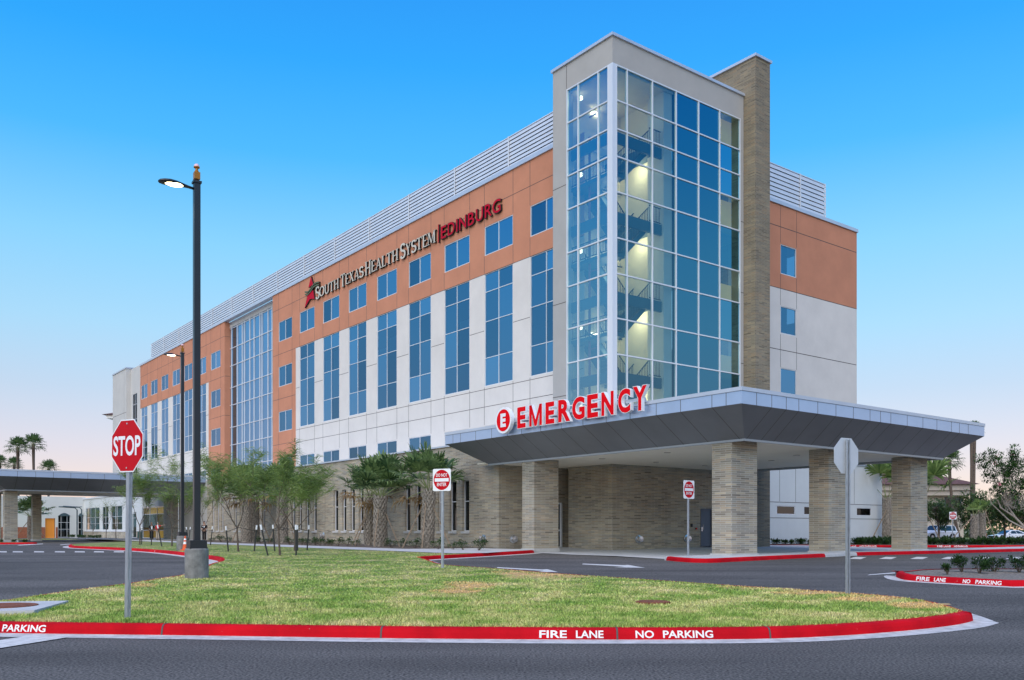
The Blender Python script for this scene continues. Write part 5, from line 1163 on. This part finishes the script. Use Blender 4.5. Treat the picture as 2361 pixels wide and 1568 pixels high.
# stakes with white tops and guy straps
for i, (px, py, tx_, ty) in enumerate(((527, 1271.5, 520.8, 1214), (585.5, 1271.5, 592, 1212), (619, 1281, 600.8, 1211), (633.7, 1271, 629, 1211), (682.5, 1281, 682.2, 1211), (686, 1270, 686, 1212), (707.5, 1269, 712.5, 1212), (484.8, 1257, 490, 1214), (300, 1259, 297, 1219), (326.5, 1255, 327.3, 1216), (348.7, 1257, 350.5, 1214), (374, 1260, 363, 1211), (397, 1259, 397.4, 1231), (435.5, 1246, 429.5, 1211), (434.5, 1246, 439, 1211))):
    Y_ = depth_at(py) if py > 1250 else 72; x = (px-CX)/F*Y_; h = (py-ty)/F*Y_; z0 = zr(Y_)+.15
    t = thing('tree_stake', 'slim dark stake with a white top guying a feathery tree', 'stake', (x, Y_, z0), 0, 'dark stakes around the feathery trees')
    dx = (tx_-px)/F*Y_; P0, P1 = Vector((0, 0, -.1)), Vector((dx, 0, h)); MB().tube([P0, P1], .035, 5).build('stake', STAKED, t); q = P0+(P1-P0)*.86
    MB().tube([q, P1+Vector((0, 0, .02))], .042, 6).build('white_top', SWHITE, t)
    n = min(FT, key=lambda g: abs(g[1]-x)+abs(g[2]-Y_)); e_ = Vector((n[1]-x, n[2]-Y_, 1.15)); 
    if e_.length < 6: MB().tube([P0+(P1-P0)*.8, e_], .014, 4).build('guy_strap', STAKED, t)
def shrub_mesh(r_, h, n, seed, mat, leaf=.05, stems=True):
    random.seed(seed); lf, st = MB(), MB()
    nodes = []
    for k in range(9):
        a = rnd(0, 6.28); e_ = Vector((math.cos(a)*r_*rnd(.2, .8), math.sin(a)*r_*rnd(.2, .8), h*rnd(.45, .85))); nodes.append((e_, r_*rnd(.25, .45)))
        st.tube([(0, 0, -.05), e_*.5+Vector((0, 0, h*.05)), e_], [.012, .008, .004], 4, cap=False)
    for _ in range(n):
        c_, q = random.choice(nodes); d_ = Vector((random.gauss(0, 1), random.gauss(0, 1), random.gauss(0, .8))).normalized(); p = c_+d_*q*random.random()**.4; p.z = max(.03, p.z)
        dd, s_, u_ = onb(d_+Vector((rnd(-.6, .6), rnd(-.6, .6), rnd(0, .9)))); L_ = leaf*rnd(.7, 1.5); lf.quad(p, p+dd*L_*.5+s_*L_*.28, p+dd*L_, p+dd*L_*.5-s_*L_*.28)
    return lf, st
def shrub(label, x, y, z, r_, h, n, seed, group, leaf=.05, mat=None, name='shrub'):
    t = thing(name, label, 'shrub', (x, y, z), 0, group); lf, st = shrub_mesh(r_, h, n, seed, mat, leaf); lf.build('foliage', mat or SHRUB, t, fixn=False); st.build('stems', BARK, t, fixn=False); return t
pb = shrub('small green shrub in the planting strip at the foot of the brick wall', *on_u(738, 25.3), .4, .42, .5, 420, 51, 'shrubs at the foot of the brick wall', .07)
for i, px in enumerate((757, 765, 779.6, 801, 820, 903, 928, 957, 1010, 1045, 1068, 1104, 510, 525, 488, 602, 620, 669, 697, 716, 727, 748, 705)):
    x, y = on_u(px, 25.0+1.2*random.random()); k = rnd(.7, 1.25); dup(pb, None, (x, y, .4), rnd(0, 6), scale=(k, k, k*rnd(.8, 1.1)))
for i, (lab, px, py, r_, h, n) in enumerate((('smallest dark shrub at the left end of the planter island', 2185, 1324, .17, .25, 380), ('round dark shrub, second from the left in the planter island', 2219, 1318, .34, .42, 900), ('spreading dark shrub in the middle of the planter island', 2258, 1321, .32, .40, 850), ('dark shrub right of the middle one in the planter island', 2293, 1317, .33, .36, 850), ('dark shrub cut by the right edge in the planter island', 2350, 1319, .36, .45, 950))):
    x, y = pg(px, py, .15); shrub(lab, x, y, zr(y)+.14, r_, h, n, 60+i, 'shrubs in the planter island', .055)
hd = shrub('dense green hedge plant in the row behind the far red kerb', *place(1972, 61.8), .4, .46, .34, 520, 70, 'hedge plants behind the far red kerb', .11, name='hedge_plant')
for i in range(38):
    x, y = place(1980+i*10.4+rnd(-3, 3), 61.6+rnd(0, 1.6)); k = rnd(.85, 1.2); dup(hd, None, (x, y, .4), rnd(0, 6), scale=(k, k, k*rnd(.85, 1.1)))
for i in range(9):
    x, y = toxy(50+i*.95, 38.6+rnd(-.3, .3)); k = rnd(.6, .9); dup(hd, None, (x, y, .4), rnd(0, 6), 'low hedge plant along the foot of the low pale wing', 'hedge plants along the low wing', scale=(k, k, k))
for i in range(12):
    x, y = toxy(60.5+rnd(0, 7), 36.8+rnd(-.4, .8)); k = rnd(.7, 1.); dup(hd, None, (x, y, .4), rnd(0, 6), 'low hedge plant along the foot of the low pale wing', 'hedge plants along the low wing', scale=(k, k, k))
for i in range(16):
    x, y = toxy(27.2+rnd(-.5, .5), 121+i*1.3); k = rnd(.5, .75); dup(hd, None, (x, y, .4), rnd(0, 6), 'low dark plant in the row under the entrance windows', 'plants under the entrance windows', scale=(k, k, k))
for i, (px, dep) in enumerate(((32, 74.5), (57, 74), (3, 74))):
    x, y = place(px, dep); dup(hd, None, (x, y, .35), rnd(0, 6), 'small dark bush at the foot of the entrance canopy column', 'bushes at the entrance canopy column', scale=(.5, .5, .6))
def leafy_tree(name, label, x, y, z0, trunk, blobs, n, leaf, mat, seed, bark=BARK, group=None, flowers=0, tr=.12):
    random.seed(seed); t = thing(name, label, 'tree', (x, y, z0), 0, group); br, lf, fl_ = MB(), MB(), MB()
    tp = Vector(trunk[-1])
    br.tube([Vector(q) for q in trunk], [tr*(1-.5*i/(len(trunk)-1)) for i in range(len(trunk))], 7)
    tot = sum(b[3]**2 for b in blobs)
    for bx_, by_, bz_, br_ in blobs:
        c_ = Vector((bx_, by_, bz_)); mid = tp*.5+c_*.5+Vector((rnd(-.3, .3), rnd(-.3, .3), rnd(-.1, .3))); br.tube([tp, mid, c_], [tr*.5, tr*.3, tr*.1], 5, cap=False)
        subs = []
        for _ in range(14):
            d_ = Vector((random.gauss(0, 1), random.gauss(0, 1), random.gauss(0, .9))).normalized(); e_ = c_+d_*br_*rnd(.5, 1.0); br.tube([c_, c_*.4+e_*.6+Vector((0, 0, .08)), e_], [tr*.12, tr*.08, .006], 4, cap=False); subs.append((e_, br_*rnd(.22, .4)))
        for _ in range(int(n*br_**2/tot)):
            sc_, sr = random.choice(subs); d_ = Vector((random.gauss(0, 1), random.gauss(0, 1), random.gauss(0, 1))).normalized(); p = sc_+d_*sr*random.random()**.5
            dd, s_, u_ = onb(d_+Vector((rnd(-.7, .7), rnd(-.7, .7), rnd(-.3, .9)))); L_ = leaf*rnd(.7, 1.5); lf.quad(p, p+dd*L_*.5+s_*L_*.2, p+dd*L_, p+dd*L_*.5-s_*L_*.2)
        for _ in range(flowers):
            sc_, sr = random.choice(subs); p = sc_+Vector((rnd(-.2, .2), rnd(-.2, .2), rnd(.1, .4)))
            for _ in range(10): q = p+Vector((rnd(-.12, .12), rnd(-.12, .12), rnd(-.12, .12))); fl_.quad(q, q+Vector((.07, 0, .03)), q+Vector((.03, .03, .09)))
    br.build('trunk', bark, t, fixn=False); lf.build('crown', mat, t, fixn=False)
    if flowers: fl_.build('flowers', PINK, t, fixn=False)
    return t
x, y = place(2392, 62.5)
leafy_tree('oleander_tree', 'flowering tree with pale twisted bare limbs and pink flowers at the right edge', x, y, .4, [(0, 0, -.1), (-.7, 0, 1.0), (-1.5, .1, 1.9), (-2.1, 0, 2.7)], [(-2.5, 0, 5.0, 1.3), (-3.2, .2, 5.9, .9), (-1.6, .3, 5.9, 1.1), (-.4, 0, 5.2, 1.3), (-1.9, -.4, 4.2, 1.0), (.6, .2, 4.4, 1.3), (-2.9, -.2, 3.7, .5)], 11000, .16, OLE, 81, GBARK, flowers=1, tr=.11)
random.seed(82)
tw = MB()
for k in range(130):
    a = Vector((-1.6+rnd(-.9, 1.8), rnd(-.5, .5), 2.6+rnd(-.3, .8))); b = a+Vector((rnd(-1.2, .9), rnd(-.4, .4), rnd(.2, 1.4))); tw.tube([a, (a+b)/2+Vector((rnd(-.15, .15), 0, rnd(0, .15))), b], [.018, .012, .005], 4, cap=False)
for q in ([(-.7, 0, 1.0), (-1.9, .2, 1.7), (-3.2, .1, 2.9), (-3.4, 0, 3.9)], [(-.7, 0, 1.0), (-1.0, -.2, 2.3), (.3, 0, 3.2)], [(-1.5, .1, 1.9), (-2.6, 0, 2.6), (-2.9, 0, 3.5)]): tw.tube(q, [.07, .055, .04, .02][:len(q)], 6, cap=False)
ob = [o_ for o_ in COL.objects if o_.name.startswith('oleander_tree')][0]; tw.build('bare_limbs', GBARK, ob, fixn=False)
for i, (lab, px, dep, cz, cr_, n) in enumerate((('rounded green tree behind the white sports utility car', 2163, 100, 2.9, 2.0, 5200), ('broad green tree behind the no entry sign and palms', 2262, 92, 3.4, 2.5, 6500), ('shady green tree right of the broad one behind the white sedan', 2315, 96, 3.2, 2.6, 6500), ('green tree at the right edge behind the bare limbs', 2365, 90, 2.9, 2.3, 5000))):
    x, y = place(px, dep); b = [(rnd(-1, 1)*cr_*.75, rnd(-1, 1)*cr_*.6, cz+rnd(-.6, .8), cr_*rnd(.45, .7)) for _ in range(7)]
    leafy_tree('shade_tree', lab, x, y, zr(y), [(0, 0, -.1), (.1, 0, .8), (0, 0, cz-.9)], b, n, .24, TREEL, 90+i, group='shade trees in the far car park', tr=.16)
random.seed(99); far_l = MB()
for k in range(16000):
    x_ = rnd(60, 175); p = Vector((x_, 150+rnd(0, 10), rnd(-.2, 4.2+1.2*math.sin(x_*.31)+.8*math.sin(x_*.9)))); dd, s_, u_ = onb((rnd(-1, 1), rnd(-1, 1), rnd(-1, 1))); L_ = rnd(.4, .9); far_l.quad(p, p+dd*L_*.5+s_*L_*.3, p+dd*L_, p+dd*L_*.5-s_*L_*.3)
o = far_l.build('distant_trees', TREEL, fixn=False); o['kind'] = 'stuff'; tag(o, 'far off belt of trees beyond the car park at the right', 'trees')
# ------------------------------------------------------------------ cars
def car(label, x, y, z, rz, paint, L_=4.7, Wd=1.85, Ht=1.72, suv=True, group=None, cat='car', name='parked_car'):
    t = thing(name, label, cat, (x, y, z), rz, group); w_ = Wd/2; h = Ht                       # nose at -x
    if suv:
        low = [(-.5, .34), (-.5, .60), (-.475, .76), (-.44, .86), (-.25, .98), (-.20, 1.02), (.46, 1.05), (.49, .9), (.5, .5), (.485, .34)]; top = [(-.235, 1.0), (-.115, 1.0), (-.02, 1.0), (.33, .99), (.455, .62)]
        gh = [(-.23, 1.0), (-.10, h-.06), (0, h), (.32, h-.02), (.41, h-.1), (.475, 1.03)]
    else:
        low = [(-.5, .3), (-.5, .5), (-.47, .62), (-.40, .70), (-.22, .82), (.30, .90), (.46, .90), (.5, .80), (.5, .42), (.48, .3)]
        gh = [(-.23, .80), (-.06, h-.07), (.04, h), (.16, h-.03), (.40, .90)]
    m = MB(); lo2 = [(a*L_, b) for a, b in low]; n = len(lo2); lay = [(-w_, .96), (-w_*.93, 1.0), (w_*.93, 1.0), (w_, .96)]
    b0 = len(m.v); zc = .62
    for yy, k in lay:
        for a, b in lo2: m.v.append((a*k, yy, zc+(b-zc)*(1 if abs(yy) < w_*.95 else .86)))
    for i in range(3):
        for j_ in range(n): m.f.append((b0+i*n+j_, b0+i*n+(j_+1) % n, b0+(i+1)*n+(j_+1) % n, b0+(i+1)*n+j_))
    m.f.append(tuple(range(b0, b0+n))); m.f.append(tuple(range(b0+3*n, b0+4*n)))
    g = [(a*L_, b) for a, b in gh]; zb = min(b for a, b in g)
    def gy(z_): return w_*.95-(z_-zb)*.30
    b0 = len(m.v); k = len(g)
    for s_ in (-1, 1):
        for a, b in g: m.v.append((a, s_*gy(b), b))
    for j_ in range(k): m.f.append((b0+j_, b0+(j_+1) % k, b0+k+(j_+1) % k, b0+k+j_))
    m.f.append(tuple(range(b0, b0+k))); m.f.append(tuple(range(b0+2*k-1, b0+k-1, -1)))
    body = m.build('body', paint, t)
    m = MB(); e_ = .012
    def lerp(p, q, u_): return (p[0]+(q[0]-p[0])*u_, p[1]+(q[1]-p[1])*u_)
    rt = max(b for a, b in g)-.10; bt = zb+.10
    xs_ = [g[0][0]+.42, g[-1][0]-.28]; xt = [g[1][0]+.14, g[-2][0]-.05]
    cols_ = [0, .42, .78, 1.] if suv else [0, .52, 1.]
    for s_ in (-1, 1):
        for u0, u1 in zip(cols_, cols_[1:]):
            u0 += .02; u1 -= .02
            q = [(xs_[0]+(xs_[1]-xs_[0])*u0, bt), (xs_[0]+(xs_[1]-xs_[0])*u1, bt), (xt[0]+(xt[1]-xt[0])*u1, rt), (xt[0]+(xt[1]-xt[0])*u0, rt)]
            m.quad(*[(a, s_*(gy(b)+e_), b) for a, b in q])
    (ax_, az_), (bx_, bz_) = g[0], g[1]; dz = .014
    m.quad((ax_+.08, -gy(az_)*.9, az_+.07+dz), (ax_+.08, gy(az_)*.9, az_+.07+dz), (bx_-.02, gy(bz_)*.9, bz_+dz), (bx_-.02, -gy(bz_)*.9, bz_+dz))
    (ax_, az_), (bx_, bz_) = g[-1], g[-2]; m.quad((ax_-.03+dz, -gy(az_)*.85, az_+.08), (ax_-.03+dz, gy(az_)*.85, az_+.08), (bx_+.03+dz, gy(bz_)*.85, bz_), (bx_+.03+dz, -gy(bz_)*.85, bz_))
    m.build('windows', CARG, body, fixn=False)
    r_ = .36 if suv else .33
    for wx in (-.315*L_, .29*L_):
        for s_ in (-1, 1):
            tw_ = MB(); tw_.lathe([(r_*.62, -.11), (r_, -.10), (r_, .10), (r_*.62, .11)], 20); m = MB(); m.add(tw_.v, tw_.f, lambda p: (wx+p[0], s_*(w_-.10)+p[2], r_+p[1])); wh = m.build('wheel', RUBBER, t)
            tw_ = MB(); tw_.lathe([(r_*.6, -.12), (r_*.6, .12)], 16); m = MB(); m.add(tw_.v, tw_.f, lambda p: (wx+p[0], s_*(w_-.10)+p[2], r_+p[1])); m.build('rim', CHROME, wh)
            tw_ = MB(); tw_.lathe([(r_*1.16, -.005), (r_*1.16, .005)], 20); m = MB(); m.add(tw_.v, tw_.f, lambda p: (wx+p[0], s_*(w_+.002)+p[2], r_+.03+p[1])); m.build('wheel_arch', RUBBER, body)
    zl = .74 if suv else .60
    for s_ in (-1, 1):
        m = MB(); m.box(-.495*L_, -.44*L_, s_*w_*.78-.17, s_*w_*.78+.17, zl-.03, zl+.10); m.build('headlight', CHROME, t)
        m = MB(); m.box(.47*L_, .497*L_, s_*w_*.8-.14, s_*w_*.8+.14, zl+.05, zl+.2); m.build('tail_light', LRED, t)
        m = MB(); m.box(xs_[0]+.05, xs_[0]+.22, s_*(w_+.08)-.1, s_*(w_+.08)+.1, bt-.02, bt+.15); m.build('mirror', paint, t)
        for hx in ((.02, .24) if suv else (.06, .28)): m = MB(); m.box(hx*L_-.1, hx*L_+.1, s_*(w_+.005)-.015, s_*(w_+.005)+.015, zb-.13, zb-.10); m.build('door_handle', CHROME, body)
    m = MB(); m.box(-.506*L_, -.49*L_, -w_*.55, w_*.55, .42, zl+.04); m.build('grille', SBLACK, t)
    return t
x, y = place(2160, 105); car('white sports utility car parked behind the hedge right of the last column', x, y, .2, R(18), CARW, 4.85, 1.92, 1.76, True, 'cars in the far car park')
x, y = place(2326, 112); car('white sedan parked behind the hedge at the right', x, y, .03, R(6), CARW, 4.75, 1.85, 1.36, False, 'cars in the far car park')
car('black car of which only the front shows at the right edge', 22.25, 33.5, zr(33), R(0), CARB, 4.8, 1.88, 1.7, True)
# fence, hydrant-like marker and posts far right
mk_ = thing('utility_marker', 'small orange marker post beside the white sedan', 'marker', (*place(2271, 101), .1)); m = MB(); m.lathe([(.16, 0), (.16, .75), (.2, .78), (.2, .86), (.1, .98), (.02, 1.0)], 12); m.build('post', CONEO, mk_); m = MB(); m.lathe([(.17, .3), (.17, .42)], 12); m.build('band', SWHITE, mk_)
# ------------------------------------------------------------------ people
def skin_obj(name, verts, edges, radii, mat, parent, sub=1):
    me = bpy.data.meshes.new(name); me.from_pydata(verts, edges, []); o = bpy.data.objects.new(name, me); COL.objects.link(o)
    md = o.modifiers.new('skin', 'SKIN'); md.use_smooth_shade = True
    for i, r_ in enumerate(radii): me.skin_vertices[0].data[i].radius = (r_, r_) if not isinstance(r_, tuple) else r_
    me.skin_vertices[0].data[0].use_root = True
    s_ = o.modifiers.new('sub', 'SUBSURF'); s_.levels = sub; s_.render_levels = sub
    me2 = bpy.data.meshes.new_from_object(o.evaluated_get(bpy.context.evaluated_depsgraph_get())); bpy.data.objects.remove(o)
    me2.materials.clear(); me2.materials.append(mat); me2.name = name
    q = bpy.data.objects.new(name, me2); COL.objects.link(q); q.parent = parent; return q
def person(label, x, y, z, rz, shirt, pants, hair, arms, mark=False, cap=None):
    t = thing('person', label, 'person', (x, y, z), rz, 'people by the entrance')
    la, ra = arms
    V = [(0, 0, .95), (0, 0, 1.15), (0, 0, 1.36), (0, 0, 1.47), (0, -.01, 1.53), (0, -.02, 1.62), (0, -.015, 1.72),
         (.19, 0, 1.38), la[0], la[1], la[2], (-.19, 0, 1.38), ra[0], ra[1], ra[2],
         (.095, 0, .88), (.11, -.01, .48), (.115, .02, .09), (.12, -.12, .04), (-.095, 0, .88), (-.11, -.01, .48), (-.115, .02, .09), (-.12, -.12, .04)]
    E_ = [(0, 1), (1, 2), (2, 3), (3, 4), (4, 5), (5, 6), (2, 7), (7, 8), (8, 9), (9, 10), (2, 11), (11, 12), (12, 13), (13, 14), (0, 15), (15, 16), (16, 17), (17, 18), (0, 19), (19, 20), (20, 21), (21, 22)]
    r0 = [.13, .125, .135, .06, .055, .085, .075, .06, .043, .033, .028, .06, .043, .033, .028, .08, .055, .042, .035, .08, .055, .042, .035]
    b_ = skin_obj('body', V, E_, r0, SKIN, t)
    hd_ = MB()
    for s_ in (la, ra):
        w_ = Vector(s_[2]); d_ = (w_-Vector(s_[1])).normalized(); dd, a_, c_ = onb(d_)
        for k, l in ((-1.5, .07), (-.5, .085), (.5, .08), (1.5, .062)): hd_.tube([w_+a_*k*.011+dd*.02, w_+a_*k*.013+dd*(.03+l*.6), w_+a_*k*.013+dd*(.03+l)+c_*.02], [.010, .009, .006], 5)
        hd_.tube([w_+a_*.03, w_+a_*.055+dd*.03, w_+a_*.05+dd*.06], [.011, .01, .007], 5)
    hd_.build('fingers', SKIN, b_)
    mid = lambda p, q: tuple((Vector(p)+Vector(q))/2)
    skin_obj('shirt', [(0, 0, .93), (0, 0, 1.15), (0, 0, 1.36), (0, 0, 1.45), (.2, 0, 1.38), mid((.19, 0, 1.38), la[0]), la[0] if not cap else mid(la[0], la[0]), (-.2, 0, 1.38), mid((-.19, 0, 1.38), ra[0]), ra[0]], [(0, 1), (1, 2), (2, 3), (2, 4), (4, 5), (5, 6), (2, 7), (7, 8), (8, 9)], [.165, .16, .165, .085, .082, .07, .062, .082, .07, .062], shirt, t)
    skin_obj('trousers', [(0, 0, .98), (.095, 0, .88), (.11, -.01, .48), (.115, .02, .10), (-.095, 0, .88), (-.11, -.01, .48), (-.115, .02, .10)], [(0, 1), (1, 2), (2, 3), (0, 4), (4, 5), (5, 6)], [.15, .11, .085, .075, .11, .085, .075], pants, t)
    skin_obj('shoes', [(.115, .03, .06), (.12, -.13, .04)], [(0, 1)], [.055, .045], BLK, t); skin_obj('shoes', [(-.115, .03, .06), (-.12, -.13, .04)], [(0, 1)], [.055, .045], BLK, t)
    skin_obj('hair', [(0, .02, 1.66), (0, .01, 1.74), (0, -.02, 1.765)], [(0, 1), (1, 2)], [.085, .082, .06], hair, t)
    f_ = MB(); f_.box(-.012, .012, -.125, -.10, 1.60, 1.645); f_.box(-.045, -.018, -.112, -.10, 1.648, 1.66); f_.box(.018, .045, -.112, -.10, 1.648, 1.66); f_.box(-.025, .025, -.112, -.098, 1.567, 1.577); f_.build('face', HAIRB if False else SKIN, b_)
    if mark:
        m = MB(); m.box(.02, .10, -.166, -.15, 1.22, 1.34); m.box(-.10, -.04, -.166, -.15, 1.28, 1.33); m.build('shirt_emblem', SWHITE, t)
    return t
x, y = on_u(349.5, 25.9); person('person in black shirt and black trousers standing beside the one in red', x, y, .42, R(10), BLK, BLK, SKIN, (((.25, .02, 1.12), (.24, -.05, .90), (.23, -.08, .84)), ((-.25, .02, 1.12), (-.24, -.05, .90), (-.23, -.08, .84))), True)
x, y = on_u(363.5, 25.7); person('person in red shirt and khaki trousers seen from behind with one arm raised', x, y, .42, R(160), REDC, KHAKI, HAIRG, (((.26, .0, 1.12), (.25, -.06, .90), (.24, -.09, .84)), ((-.42, -.05, 1.42), (-.62, -.16, 1.47), (-.69, -.2, 1.49))))
x, y = on_u(471, 26.2); person('person in black uniform standing by the end of the brick wall', x, y, .42, R(-5), BLK, BLK, HAIRB, (((.25, .0, 1.14), (.12, -.2, 1.05), (.05, -.24, 1.08)), ((-.25, .0, 1.14), (-.12, -.2, 1.02), (-.05, -.24, 1.04))), True)
bpy.context.view_layer.update()
